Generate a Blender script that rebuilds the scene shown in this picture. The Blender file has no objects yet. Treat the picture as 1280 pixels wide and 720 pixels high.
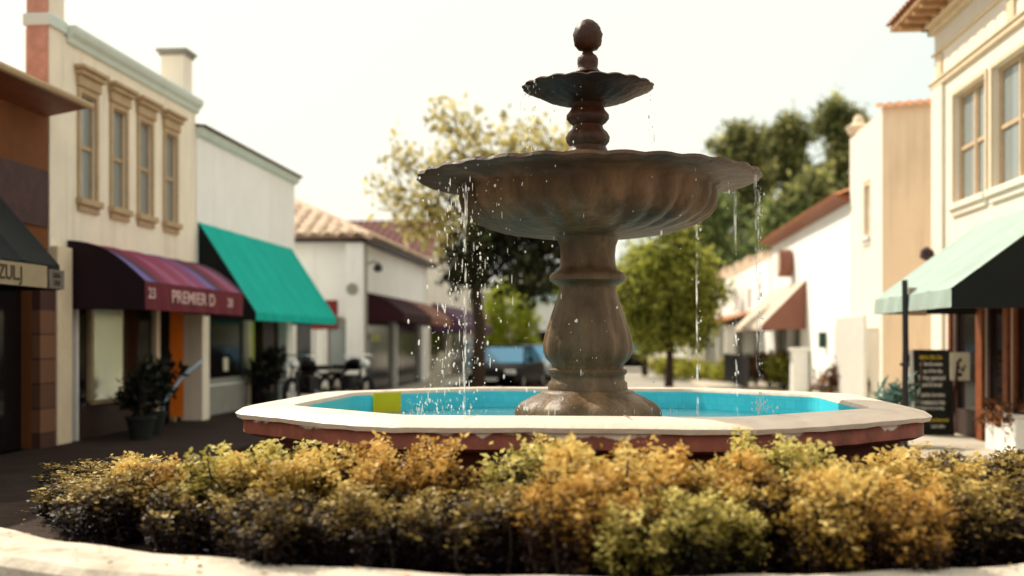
import bpy, bmesh, math, random
import numpy as np
from mathutils import Vector, Matrix
PI = math.pi
R = math.radians
rng = random.Random(7)
sc = bpy.context.scene
col = sc.collection

# ------------------------------------------------------------------ survey helpers
F, CX, HY, EYE = 1450.0, 640.0, 425.0, 1.65        # lens in pixels, principal column, horizon row, eye height
SL = 0.0828                                          # the street runs slightly to the right of the view
ROT = -math.atan(SL)
def PX(px, Y): return (px - CX) / F * Y
def PZ(py, Y): return EYE + (HY - py) / F * Y
def LY(px, c=8.0): return c / (SL + (CX - px) / F)   # depth where a column of the picture meets the left building line
def RY(px, c=5.63): return c / ((px - CX) / F - SL)

# ------------------------------------------------------------------ materials
MATS = {}
def mat(name, base, rough=0.8, var=0.12, scale=3.0, bump=0.0, bscale=40.0, spec=0.3, metal=0.0, tint=None, grime=0.0, trans=0.0):
    if name in MATS: return MATS[name]
    m = bpy.data.materials.new(name); m.use_nodes = True
    nt = m.node_tree; nt.nodes.clear()
    out = nt.nodes.new('ShaderNodeOutputMaterial')
    b = nt.nodes.new('ShaderNodeBsdfPrincipled')
    b.inputs['Roughness'].default_value = rough
    b.inputs['Metallic'].default_value = metal
    b.inputs['Specular IOR Level'].default_value = spec
    tc = nt.nodes.new('ShaderNodeTexCoord')
    n = nt.nodes.new('ShaderNodeTexNoise'); n.inputs['Scale'].default_value = scale; n.inputs['Detail'].default_value = 6
    n.inputs['Roughness'].default_value = 0.65
    nt.links.new(tc.outputs['Object'], n.inputs['Vector'])
    r = nt.nodes.new('ShaderNodeValToRGB')
    r.color_ramp.elements[0].position = 0.3; r.color_ramp.elements[1].position = 0.7
    lo = [max(0, c * (1 - var)) for c in base]; hi = [min(1, c * (1 + var)) for c in base]
    if tint: lo = [c * t for c, t in zip(lo, tint)]
    r.color_ramp.elements[0].color = (*lo, 1); r.color_ramp.elements[1].color = (*hi, 1)
    nt.links.new(n.outputs['Fac'], r.inputs['Fac'])
    colout = r.outputs['Color']
    if grime > 0:
        mp = nt.nodes.new('ShaderNodeMapping'); mp.inputs['Scale'].default_value = (2.2, 2.2, 0.25)
        nt.links.new(tc.outputs['Object'], mp.inputs['Vector'])
        n3 = nt.nodes.new('ShaderNodeTexNoise'); n3.inputs['Scale'].default_value = 2.0; n3.inputs['Detail'].default_value = 8
        nt.links.new(mp.outputs['Vector'], n3.inputs['Vector'])
        r3 = nt.nodes.new('ShaderNodeValToRGB'); r3.color_ramp.elements[0].position = 0.5; r3.color_ramp.elements[1].position = 0.8
        r3.color_ramp.elements[0].color = (0, 0, 0, 1); r3.color_ramp.elements[1].color = (grime, grime, grime, 1)
        nt.links.new(n3.outputs['Fac'], r3.inputs['Fac'])
        mx = nt.nodes.new('ShaderNodeMixRGB'); mx.blend_type = 'MIX'
        mx.inputs['Color2'].default_value = (base[0] * .35, base[1] * .3, base[2] * .25, 1)
        nt.links.new(r3.outputs['Color'], mx.inputs['Fac']); nt.links.new(colout, mx.inputs['Color1'])
        colout = mx.outputs['Color']
    nt.links.new(colout, b.inputs['Base Color'])
    if bump > 0:
        n2 = nt.nodes.new('ShaderNodeTexNoise'); n2.inputs['Scale'].default_value = bscale; n2.inputs['Detail'].default_value = 5
        nt.links.new(tc.outputs['Object'], n2.inputs['Vector'])
        bm_ = nt.nodes.new('ShaderNodeBump'); bm_.inputs['Strength'].default_value = bump; bm_.inputs['Distance'].default_value = 0.02
        nt.links.new(n2.outputs['Fac'], bm_.inputs['Height']); nt.links.new(bm_.outputs['Normal'], b.inputs['Normal'])
    if trans > 0:
        t = nt.nodes.new('ShaderNodeBsdfTranslucent'); nt.links.new(colout, t.inputs['Color'])
        mxs = nt.nodes.new('ShaderNodeMixShader'); mxs.inputs[0].default_value = trans
        nt.links.new(b.outputs[0], mxs.inputs[1]); nt.links.new(t.outputs[0], mxs.inputs[2])
        nt.links.new(mxs.outputs[0], out.inputs[0])
    else:
        nt.links.new(b.outputs[0], out.inputs[0])
    MATS[name] = m
    return m

def leafmat(name, c0, c1, c2, trans=0.45, rough=0.55):
    m = bpy.data.materials.new(name); m.use_nodes = True
    nt = m.node_tree; nt.nodes.clear()
    out = nt.nodes.new('ShaderNodeOutputMaterial')
    at = nt.nodes.new('ShaderNodeAttribute'); at.attribute_name = 'tint'
    r = nt.nodes.new('ShaderNodeValToRGB')
    r.color_ramp.elements[0].color = (*c0, 1); r.color_ramp.elements[1].color = (*c2, 1)
    e = r.color_ramp.elements.new(0.5); e.color = (*c1, 1)
    nt.links.new(at.outputs['Fac'], r.inputs['Fac'])
    b = nt.nodes.new('ShaderNodeBsdfPrincipled'); b.inputs['Roughness'].default_value = rough
    b.inputs['Specular IOR Level'].default_value = 0.25
    t = nt.nodes.new('ShaderNodeBsdfTranslucent')
    nt.links.new(r.outputs['Color'], b.inputs['Base Color']); nt.links.new(r.outputs['Color'], t.inputs['Color'])
    mx = nt.nodes.new('ShaderNodeMixShader'); mx.inputs[0].default_value = trans
    nt.links.new(b.outputs[0], mx.inputs[1]); nt.links.new(t.outputs[0], mx.inputs[2]); nt.links.new(mx.outputs[0], out.inputs[0])
    return m

M_CREAM = mat('cream_stucco', (.88, .80, .65), .9, .07, 1.2, .35, 60, grime=.30)
M_WHITE = mat('white_stucco', (.90, .90, .87), .9, .04, 1.0, .3, 60, grime=.18)
M_WHITE2 = mat('warm_white_stucco', (.86, .79, .68), .9, .05, 1.3, .25, 60, grime=.12)
M_TANW = mat('tan_stucco', (.86, .68, .50), .9, .07, .8, .3, 50, grime=.35)
M_BROWNW = mat('brown_stucco', (.17, .060, .018), .9, .15, 1.5, .3, 50, grime=.3)
M_DARKIN = mat('room_shade_black', (.010, .005, .006), .9, .3, 2)
M_DARKWOOD = mat('dark_wood', (.035, .014, .012), .5, .3, 6, .2, 30)
M_MAROONB = mat('maroon_tile_band', (.05, .012, .012), .6, .5, 4, .2, 30)
M_TRIMPALE = mat('pale_green_trim', (.62, .70, .64), .7, .06, 3)
M_TRIMTAN = mat('tan_trim', (.46, .33, .19), .75, .12, 5, .15, 40)
M_EAVEWOOD = mat('brown_eave_wood', (.46, .27, .14), .7, .2, 6)  # lighter, browner wood than the doors
M_TRIMCREAM = mat('cream_trim', (.78, .64, .45), .8, .08, 4, .1, 40)
M_ORANGEWOOD = mat('orange_wood', (.23, .065, .022), .55, .3, 8, .15, 40)
M_WHITEPAINT = mat('white_paint', (.8, .78, .74), .6, .06, 5)
M_GREYPAINT = mat('grey_paint', (.30, .29, .26), .7, .1, 4)
M_BLACKMETAL = mat('black_metal', (.012, .012, .014), .45, .2, 6, spec=.5)
M_GALV = mat('grey_metal', (.35, .36, .37), .4, .15, 6, metal=.6)
M_CHROME = mat('chrome', (.7, .7, .72), .15, .05, 6, metal=1.0)
M_TEAL = mat('teal_canvas', (.0, .52, .43), .85, .10, 1.5, .1, 80, trans=.25)
M_GREEN = mat('pale_green_canvas', (.36, .46, .42), .85, .10, 1.5, .1, 80)
M_BLACKSHADECANVAS = mat('black_and_shade_canvas', (.004, .006, .006), .85, .3, 1.5)
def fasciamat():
    m = mat('terracotta_fascia', (.27, .075, .045), .6, .35, 5, .35, 25, grime=.4); nt = m.node_tree
    b = [n for n in nt.nodes if n.type == 'BSDF_PRINCIPLED'][0]; src = b.inputs['Base Color'].links[0].from_socket
    tc = nt.nodes.new('ShaderNodeTexCoord'); sep = nt.nodes.new('ShaderNodeSeparateXYZ'); nt.links.new(tc.outputs['Object'], sep.inputs[0])
    mp = nt.nodes.new('ShaderNodeMapping'); mp.inputs['Scale'].default_value = (1, 1, .25); nt.links.new(tc.outputs['Object'], mp.inputs[0])
    n = nt.nodes.new('ShaderNodeTexNoise'); n.inputs['Scale'].default_value = 2.6; n.inputs['Detail'].default_value = 7; nt.links.new(mp.outputs[0], n.inputs['Vector'])
    mr = nt.nodes.new('ShaderNodeMapRange'); mr.inputs['From Min'].default_value = .93; mr.inputs['From Max'].default_value = 1.07; mr.inputs['To Min'].default_value = -.42; mr.inputs['To Max'].default_value = .02
    nt.links.new(sep.outputs['Z'], mr.inputs['Value'])
    ad = nt.nodes.new('ShaderNodeMath'); nt.links.new(mr.outputs[0], ad.inputs[0]); nt.links.new(n.outputs['Fac'], ad.inputs[1])
    r = nt.nodes.new('ShaderNodeValToRGB'); r.color_ramp.elements[0].position = .50; r.color_ramp.elements[1].position = .55; nt.links.new(ad.outputs[0], r.inputs[0])
    mx = nt.nodes.new('ShaderNodeMixRGB'); mx.inputs['Color2'].default_value = (.85, .72, .6, 1); nt.links.new(r.outputs[0], mx.inputs[0]); nt.links.new(src, mx.inputs[1])
    nt.links.new(mx.outputs[0], b.inputs['Base Color']); return m
M_REDFASCIA = fasciamat()
M_REDWALL = mat('dark_brick_plinth', (.10, .02, .014), .8, .35, 5, .35, 25)
M_RIM = mat('pale_limestone', (.84, .67, .54), .5, .07, 4, .5, 14, spec=.4, grime=.30)
M_TERRACOTTA = mat('terracotta_tile', (.50, .20, .085), .8, .4, 6, .3, 30)
M_TERRAPALE = mat('sunbleached_tile', (.66, .50, .36), .8, .4, 6, .3, 30, grime=.4)
M_MAROONROOF = mat('maroon_roof', (.10, .022, .018), .8, .3, 4, .3, 30)
M_BRICKP = mat('pinkish_brick', (.50, .27, .20), .9, .2, 7, .4, 35)
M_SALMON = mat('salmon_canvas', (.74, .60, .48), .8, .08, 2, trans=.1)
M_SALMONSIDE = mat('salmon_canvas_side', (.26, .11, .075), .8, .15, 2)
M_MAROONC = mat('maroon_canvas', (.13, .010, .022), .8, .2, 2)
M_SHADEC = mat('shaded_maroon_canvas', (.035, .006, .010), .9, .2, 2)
M_PLUMC = mat('plum_canvas', (.10, .045, .085), .8, .2, 2)
M_POSTER = mat('cream_poster', (.75, .70, .55), .7, .08, 8)
M_CREAMSIGN = mat('cream_signboard', (.36, .28, .17), .7, .12, 6)
M_GREYSIGN = mat('grey_signboard', (.15, .125, .10), .7, .15, 6)
M_LETTERDARK = mat('dark_lettering', (.05, .035, .02), .7, .1, 6)
M_LETTERPINK = mat('faded_pink_lettering', (.62, .42, .40), .7, .1, 6)
M_CHALK = mat('chalk', (.8, .78, .7), .9, .15, 10)
M_CHALKY = mat('yellow_chalk', (.75, .55, .06), .9, .15, 10)
M_BOARD = mat('chalkboard', (.013, .015, .012), .7, .4, 4)
M_BARK = mat('bark', (.045, .028, .018), .95, .35, 8, .6, 25)
M_BARKPALE = mat('pale_bark', (.16, .10, .06), .95, .35, 8, .6, 25)
M_SOIL = mat('soil', (.035, .018, .012), 1, .4, 6, .8, 20)
M_KERB = mat('kerb_stone', (.64, .55, .44), .85, .22, 4, .6, 22, grime=.7)
M_PLAZA = mat('plaza_paving', (.55, .47, .37), .85, .12, 2.5, .25, 20, grime=.2)
M_SIDEWALK = mat('sidewalk_concrete', (.60, .53, .43), .85, .12, 1.5, .25, 25, grime=.2)
M_ASPHALT = mat('glare_washed_asphalt', (.38, .34, .29), .9, .2, 2, .3, 60)  # lightened so the sunlit middle of the street looks washed out
M_DARKROAD = mat('shade_dark_asphalt', (.022, .018, .018), .95, .3, 2, .3, 60, spec=.1)  # asphalt darkened to hold the building shade on the near road
M_DARKWALK = mat('shade_dark_paving', (.035, .022, .018), .95, .3, 2, .3, 40, spec=.1)  # pavement colour darkened for the shade along the left shops
M_LINE = mat('road_paint', (.7, .68, .6), .8, .1, 5)
M_LAND = mat('dry_land', (.25, .2, .11), 1, .25, .05)
M_ORANGE = mat('orange_cloth', (1.0, .22, .015), .7, .08, 3, trans=.3)
M_BLUEPOLE = mat('pale_blue_paint', (.35, .50, .62), .6, .1, 3)
M_LIMEWALL = mat('lime_wall', (.5, .55, .15), .8, .1, 3)
M_CARBLACK = mat('black_car_paint', (.003, .002, .002), .5, .1, 3, spec=.08)
M_CARGREY = mat('silver_car_paint', (.30, .34, .38), .25, .06, 3, metal=.4)
M_TYRE = mat('tyre_rubber', (.015, .014, .013), .9, .2, 20)
M_LENS = mat('lamp_lens', (.8, .8, .78), .15, .05, 10, spec=.7)
M_REDPANEL = mat('red_panel', (.20, .020, .020), .7, .15, 3)
M_CLAY = mat('clay_pot', (.22, .08, .04), .8, .25, 8)
M_LINEN = mat('white_linen', (.8, .78, .74), .8, .06, 8)

def tilemat(name, c0, c1, scale, mortar=(.2, .15, .1), bw=.5, rh=.25, rough=.5):
    m = bpy.data.materials.new(name); m.use_nodes = True; nt = m.node_tree
    b = nt.nodes['Principled BSDF']; b.inputs['Roughness'].default_value = rough
    tc = nt.nodes.new('ShaderNodeTexCoord'); br = nt.nodes.new('ShaderNodeTexBrick')
    mp = nt.nodes.new('ShaderNodeMapping'); mp.inputs['Rotation'].default_value = (PI / 2, 0, 0)
    br.inputs['Color1'].default_value = (*c0, 1); br.inputs['Color2'].default_value = (*c1, 1); br.inputs['Mortar'].default_value = (*mortar, 1)
    br.inputs['Scale'].default_value = scale; br.inputs['Brick Width'].default_value = bw; br.inputs['Row Height'].default_value = rh
    br.inputs['Mortar Size'].default_value = .015
    nt.links.new(tc.outputs['Object'], mp.inputs['Vector'])
    nt.links.new(mp.outputs['Vector'], br.inputs['Vector']); nt.links.new(br.outputs['Color'], b.inputs['Base Color'])
    return m
M_POOLTILE = tilemat('turquoise_pool_tile', (.07, .74, .90), (.10, .80, .95), 6, (.06, .66, .80), .5, .5, .3)
M_YELLOW = mat('yellow_tile', (.80, .66, .01), .4, .06, 6)
M_BRICKPIER = tilemat('patchy_stone_pier', (.055, .016, .012), (.20, .085, .04), 1.3, (.04, .015, .012), .9, .45, .85)

def stonemat():
    m = bpy.data.materials.new('wet_brown_stone'); m.use_nodes = True; nt = m.node_tree
    b = nt.nodes['Principled BSDF']; b.inputs['Roughness'].default_value = .48; b.inputs['Specular IOR Level'].default_value = .3
    tc = nt.nodes.new('ShaderNodeTexCoord')
    n = nt.nodes.new('ShaderNodeTexNoise'); n.inputs['Scale'].default_value = 2.2; n.inputs['Detail'].default_value = 8; n.inputs['Roughness'].default_value = .7
    mp = nt.nodes.new('ShaderNodeMapping'); mp.inputs['Scale'].default_value = (1, 1, .3)
    nt.links.new(tc.outputs['Object'], mp.inputs['Vector']); nt.links.new(mp.outputs['Vector'], n.inputs['Vector'])
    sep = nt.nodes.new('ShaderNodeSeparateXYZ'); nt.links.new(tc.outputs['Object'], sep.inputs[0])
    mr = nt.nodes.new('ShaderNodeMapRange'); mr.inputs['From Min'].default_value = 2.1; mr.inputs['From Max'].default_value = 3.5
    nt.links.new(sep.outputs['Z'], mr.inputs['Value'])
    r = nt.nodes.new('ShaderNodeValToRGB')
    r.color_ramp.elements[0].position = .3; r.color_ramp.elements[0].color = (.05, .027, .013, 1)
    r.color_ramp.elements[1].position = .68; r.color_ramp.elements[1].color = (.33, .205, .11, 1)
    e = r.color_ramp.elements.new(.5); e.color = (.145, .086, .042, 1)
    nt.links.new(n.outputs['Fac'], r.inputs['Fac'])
    mx = nt.nodes.new('ShaderNodeMixRGB'); mx.blend_type = 'MULTIPLY'; mx.inputs['Color2'].default_value = (.28, .12, .07, 1)  # shade of the upper tiers multiplied into the stone colour
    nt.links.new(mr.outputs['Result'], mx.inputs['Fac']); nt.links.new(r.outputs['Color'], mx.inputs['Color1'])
    nt.links.new(mx.outputs['Color'], b.inputs['Base Color'])
    n2 = nt.nodes.new('ShaderNodeTexNoise'); n2.inputs['Scale'].default_value = 18; n2.inputs['Detail'].default_value = 8
    nt.links.new(tc.outputs['Object'], n2.inputs['Vector'])
    bp = nt.nodes.new('ShaderNodeBump'); bp.inputs['Strength'].default_value = .5; bp.inputs['Distance'].default_value = .02
    nt.links.new(n2.outputs['Fac'], bp.inputs['Height']); nt.links.new(bp.outputs['Normal'], b.inputs['Normal'])
    return m
M_STONE = stonemat()

def glassmat(name, base, rough=.04, spec=.6):
    m = bpy.data.materials.new(name); m.use_nodes = True; b = m.node_tree.nodes['Principled BSDF']
    b.inputs['Base Color'].default_value = (*base, 1); b.inputs['Roughness'].default_value = rough
    b.inputs['Specular IOR Level'].default_value = spec
    nt = m.node_tree; tc = nt.nodes.new('ShaderNodeTexCoord'); n = nt.nodes.new('ShaderNodeTexNoise'); n.inputs['Scale'].default_value = 1.5
    nt.links.new(tc.outputs['Object'], n.inputs['Vector'])
    bp = nt.nodes.new('ShaderNodeBump'); bp.inputs['Strength'].default_value = .05; bp.inputs['Distance'].default_value = .02
    nt.links.new(n.outputs['Fac'], bp.inputs['Height']); nt.links.new(bp.outputs['Normal'], b.inputs['Normal'])
    return m
M_GLASS = glassmat('dark_window_glass', (.02, .025, .03))
M_GLASSPALE = glassmat('pale_reflection_glass', (.26, .30, .30), .1)  # pale base colour stands for reflection in the panes
M_GLASSSHOP = glassmat('shop_glass', (.010, .008, .008), .12, .12)
M_GLASSMIRROR = glassmat('mirror_window_glass', (.90, 1.0, .90), .22, .4)  # mirror-like pane standing for the bright street reflected in it
M_GLASSMIRROR.node_tree.nodes['Principled BSDF'].inputs['Metallic'].default_value = 1.0
M_CARGLASS = glassmat('car_glass', (.05, .22, .38), .08, .8)  # blue base colour stands for sky reflected in the glass

def watermat():
    m = bpy.data.materials.new('pool_water'); m.use_nodes = True; nt = m.node_tree
    b = nt.nodes['Principled BSDF']; b.inputs['Base Color'].default_value = (.02, .22, .28, 1); b.inputs['Roughness'].default_value = .08
    tc = nt.nodes.new('ShaderNodeTexCoord'); n = nt.nodes.new('ShaderNodeTexNoise'); n.inputs['Scale'].default_value = 9; n.inputs['Detail'].default_value = 5
    nt.links.new(tc.outputs['Object'], n.inputs['Vector'])
    bp = nt.nodes.new('ShaderNodeBump'); bp.inputs['Strength'].default_value = .8; bp.inputs['Distance'].default_value = .06
    nt.links.new(n.outputs['Fac'], bp.inputs['Height']); nt.links.new(bp.outputs['Normal'], b.inputs['Normal'])
    return m
M_WATER = watermat()
def dropmat():
    m = bpy.data.materials.new('sunlit_water_drops'); m.use_nodes = True; nt = m.node_tree; nt.nodes.clear()
    out = nt.nodes.new('ShaderNodeOutputMaterial')
    b = nt.nodes.new('ShaderNodeBsdfPrincipled'); b.inputs['Base Color'].default_value = (.95, .93, .9, 1); b.inputs['Roughness'].default_value = .2
    t = nt.nodes.new('ShaderNodeBsdfTranslucent'); t.inputs['Color'].default_value = (1, .97, .92, 1)
    mx = nt.nodes.new('ShaderNodeMixShader'); mx.inputs[0].default_value = .6
    nt.links.new(b.outputs[0], mx.inputs[1]); nt.links.new(t.outputs[0], mx.inputs[2])
    tp = nt.nodes.new('ShaderNodeBsdfTransparent'); m2 = nt.nodes.new('ShaderNodeMixShader'); m2.inputs[0].default_value = .3
    nt.links.new(mx.outputs[0], m2.inputs[1]); nt.links.new(tp.outputs[0], m2.inputs[2]); nt.links.new(m2.outputs[0], out.inputs[0])
    return m
M_DROP = dropmat()

def stripemat():
    m = bpy.data.materials.new('striped_purple_canvas'); m.use_nodes = True; nt = m.node_tree
    b = nt.nodes['Principled BSDF']; b.inputs['Roughness'].default_value = .7; b.inputs['Specular IOR Level'].default_value = .2
    tc = nt.nodes.new('ShaderNodeTexCoord'); sep = nt.nodes.new('ShaderNodeSeparateXYZ'); nt.links.new(tc.outputs['Object'], sep.inputs[0])
    mr = nt.nodes.new('ShaderNodeMapRange'); mr.inputs['From Min'].default_value = 0; mr.inputs['From Max'].default_value = 5.2
    nt.links.new(sep.outputs['Y'], mr.inputs['Value'])
    r = nt.nodes.new('ShaderNodeValToRGB'); cr = r.color_ramp
    dark = (.045, .012, .035, 1); red = (.24, .022, .06, 1); blue = (.15, .12, .36, 1); plum = (.28, .08, .18, 1)
    seq = [(0, dark), (.14, blue), (.2, dark), (.27, red), (.36, plum), (.40, red), (.52, plum), (.56, red), (.68, blue), (.73, dark), (.84, red), (.92, plum), (.97, dark)]
    cr.elements[0].position = 0; cr.elements[0].color = seq[0][1]; cr.elements[1].position = seq[-1][0]; cr.elements[1].color = seq[-1][1]
    for p, c in seq[1:-1]:
        e = cr.elements.new(p); e.color = c
    nt.links.new(mr.outputs['Result'], r.inputs['Fac']); nt.links.new(r.outputs['Color'], b.inputs['Base Color'])
    return m
M_STRIPE = stripemat()

# ------------------------------------------------------------------ mesh builder
class MB:
    def __init__(s): s.v = []; s.f = []
    def add(s, vs, fs):
        o = len(s.v); s.v += [tuple(p) for p in vs]; s.f += [tuple(i + o for i in f) for f in fs]; return s
    def quad(s, *p): return s.add(p, [tuple(range(len(p)))])
    def box(s, x0, x1, y0, y1, z0, z1, rot=None, c=None):
        vs = [Vector((x, y, z)) for z in (z0, z1) for y in (y0, y1) for x in (x0, x1)]
        if rot is not None:
            c = Vector(c) if c is not None else Vector(((x0 + x1) / 2, (y0 + y1) / 2, (z0 + z1) / 2))
            vs = [rot @ (p - c) + c for p in vs]
        return s.add(vs, [(0, 2, 3, 1), (4, 5, 7, 6), (0, 1, 5, 4), (2, 6, 7, 3), (0, 4, 6, 2), (1, 3, 7, 5)])
    def prism_y(s, poly, y0, y1):            # polygon in x,z extruded along y
        n = len(poly); vs = [(x, y0, z) for x, z in poly] + [(x, y1, z) for x, z in poly]
        fs = [tuple(range(n)), tuple(range(2 * n - 1, n - 1, -1))]
        for i in range(n):
            j = (i + 1) % n; fs.append((i, i + n, j + n, j))
        return s.add(vs, fs)
    def lathe(s, prof, seg=32, c=(0, 0, 0), fn=None, caps=True):
        o = []; n = len(prof)
        for k, (r, z) in enumerate(prof):
            for i in range(seg):
                a = 2 * PI * i / seg
                rr, zz = (r, z) if fn is None else fn(r, z, a, k)
                o.append((c[0] + rr * math.cos(a), c[1] + rr * math.sin(a), c[2] + zz))
        fs = []
        for k in range(n - 1):
            for i in range(seg):
                j = (i + 1) % seg
                fs.append((k * seg + i, k * seg + j, (k + 1) * seg + j, (k + 1) * seg + i))
        if caps:
            fs.append(tuple(range(seg - 1, -1, -1))); fs.append(tuple((n - 1) * seg + i for i in range(seg)))
        return s.add(o, fs)
    def tube(s, pts, rad, seg=8, caps=True):
        pts = [Vector(p) for p in pts]; n = len(pts)
        if not isinstance(rad, (list, tuple)): rad = [rad] * n
        o = []; fs = []
        for k, p in enumerate(pts):
            d = (pts[min(k + 1, n - 1)] - pts[max(k - 1, 0)]).normalized()
            a = d.orthogonal().normalized() if k == 0 else (pa - d * pa.dot(d)).normalized()
            pa = a; b = d.cross(a)
            for i in range(seg):
                t = 2 * PI * i / seg
                o.append(p + (a * math.cos(t) + b * math.sin(t)) * rad[k])
        for k in range(n - 1):
            for i in range(seg):
                j = (i + 1) % seg
                fs.append((k * seg + i, k * seg + j, (k + 1) * seg + j, (k + 1) * seg + i))
        if caps:
            fs.append(tuple(range(seg - 1, -1, -1))); fs.append(tuple((n - 1) * seg + i for i in range(seg)))
        return s.add(o, fs)
    def torus(s, c, r0, r1, axis='x', n=24, m=8):
        o = []; fs = []
        for i in range(n):
            a = 2 * PI * i / n
            for j in range(m):
                b = 2 * PI * j / m; rr = r0 + r1 * math.cos(b); h = r1 * math.sin(b)
                p = {'x': (h, rr * math.cos(a), rr * math.sin(a)), 'y': (rr * math.cos(a), h, rr * math.sin(a)), 'z': (rr * math.cos(a), rr * math.sin(a), h)}[axis]
                o.append((c[0] + p[0], c[1] + p[1], c[2] + p[2]))
                fs.append((i * m + j, ((i + 1) % n) * m + j, ((i + 1) % n) * m + (j + 1) % m, i * m + (j + 1) % m))
        return s.add(o, fs)
    def build(s, name, m, parent=None, bevel=0, smooth=False, ang=40):
        me = bpy.data.meshes.new(name); me.from_pydata(s.v, [], s.f); me.materials.append(m)
        bm = bmesh.new(); bm.from_mesh(me); bmesh.ops.recalc_face_normals(bm, faces=bm.faces[:])
        bm.to_mesh(me); bm.free()
        if smooth:
            me.set_sharp_from_angle(angle=R(ang)) if hasattr(me, 'set_sharp_from_angle') else None
            me.polygons.foreach_set('use_smooth', [True] * len(me.polygons))
            me.set_sharp_from_angle(angle=R(ang))
        o = bpy.data.objects.new(name, me); col.objects.link(o)
        if parent: o.parent = parent
        if bevel:
            md = o.modifiers.new('bevel', 'BEVEL'); md.width = bevel; md.segments = 2; md.limit_method = 'ANGLE'; md.angle_limit = R(40)
        return o

def tag(o, label=None, cat=None, group=None, kind=None):
    if label: o['label'] = label
    if cat: o['category'] = cat
    if group: o['group'] = group
    if kind: o['kind'] = kind
    return o
def thing(name, label, cat, loc=(0, 0, 0), rz=0.0, group=None):
    o = bpy.data.objects.new(name, None); col.objects.link(o); o.empty_display_size = .2
    o.location = loc; o.rotation_euler = (0, 0, rz)
    return tag(o, label, cat, group)
def copy_thing(root, loc, rz=0.0, label=None, scale=None):
    r = root.copy(); col.objects.link(r); r.location = loc; r.rotation_euler = (0, 0, rz)
    if label: r['label'] = label
    if scale: r.scale = scale
    for ch in list(root.children):
        c = ch.copy(); col.objects.link(c); c.parent = r
        for g in list(ch.children):
            d = g.copy(); col.objects.link(d); d.parent = c
    return r

def text_mesh(txt, size, name, m, parent, origin, xdir, updir, depth=.006, align='CENTER', sx=1.0):
    cu = bpy.data.curves.new('t', 'FONT'); cu.body = txt; cu.size = size; cu.extrude = depth / 2; cu.align_x = align; cu.align_y = 'CENTER'
    cu.offset = size * .015
    tmp = bpy.data.objects.new('t', cu); col.objects.link(tmp)
    dg = bpy.context.evaluated_depsgraph_get()
    me = bpy.data.meshes.new_from_object(tmp.evaluated_get(dg))
    bpy.data.objects.remove(tmp); bpy.data.curves.remove(cu)
    x = Vector(xdir).normalized(); y = Vector(updir).normalized(); z = x.cross(y)
    mt = Matrix((x * sx, y, z)).transposed().to_4x4(); mt.translation = Vector(origin)
    me.transform(mt); me.materials.clear(); me.materials.append(m)
    o = bpy.data.objects.new(name, me); col.objects.link(o); o.parent = parent
    return o

# walls with openings: plane through O, along a, up z, thickness into 'inn'
def wall(mb, O, a, inn, L, H, ops=(), depth=.22):
    O = Vector(O); a = Vector(a); inn = Vector(inn); up = Vector((0, 0, 1))
    xs = sorted({0, L, *[v for o in ops for v in (o[0], o[1])]}); zs = sorted({0, H, *[v for o in ops for v in (o[2], o[3])]})
    def P(s, z, d=0): return O + a * s + up * z + inn * d
    for i in range(len(xs) - 1):
        for j in range(len(zs) - 1):
            cx, cz = (xs[i] + xs[i + 1]) / 2, (zs[j] + zs[j + 1]) / 2
            if any(o[0] < cx < o[1] and o[2] < cz < o[3] for o in ops): continue
            mb.quad(P(xs[i], zs[j]), P(xs[i + 1], zs[j]), P(xs[i + 1], zs[j + 1]), P(xs[i], zs[j + 1]))
    for (s0, s1, z0, z1) in ops:
        mb.quad(P(s0, z0), P(s0, z1), P(s0, z1, depth), P(s0, z0, depth))
        mb.quad(P(s1, z0), P(s1, z1), P(s1, z1, depth), P(s1, z0, depth))
        mb.quad(P(s0, z1), P(s1, z1), P(s1, z1, depth), P(s0, z1, depth))
        mb.quad(P(s0, z0), P(s1, z0), P(s1, z0, depth), P(s0, z0, depth))
    return mb

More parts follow.
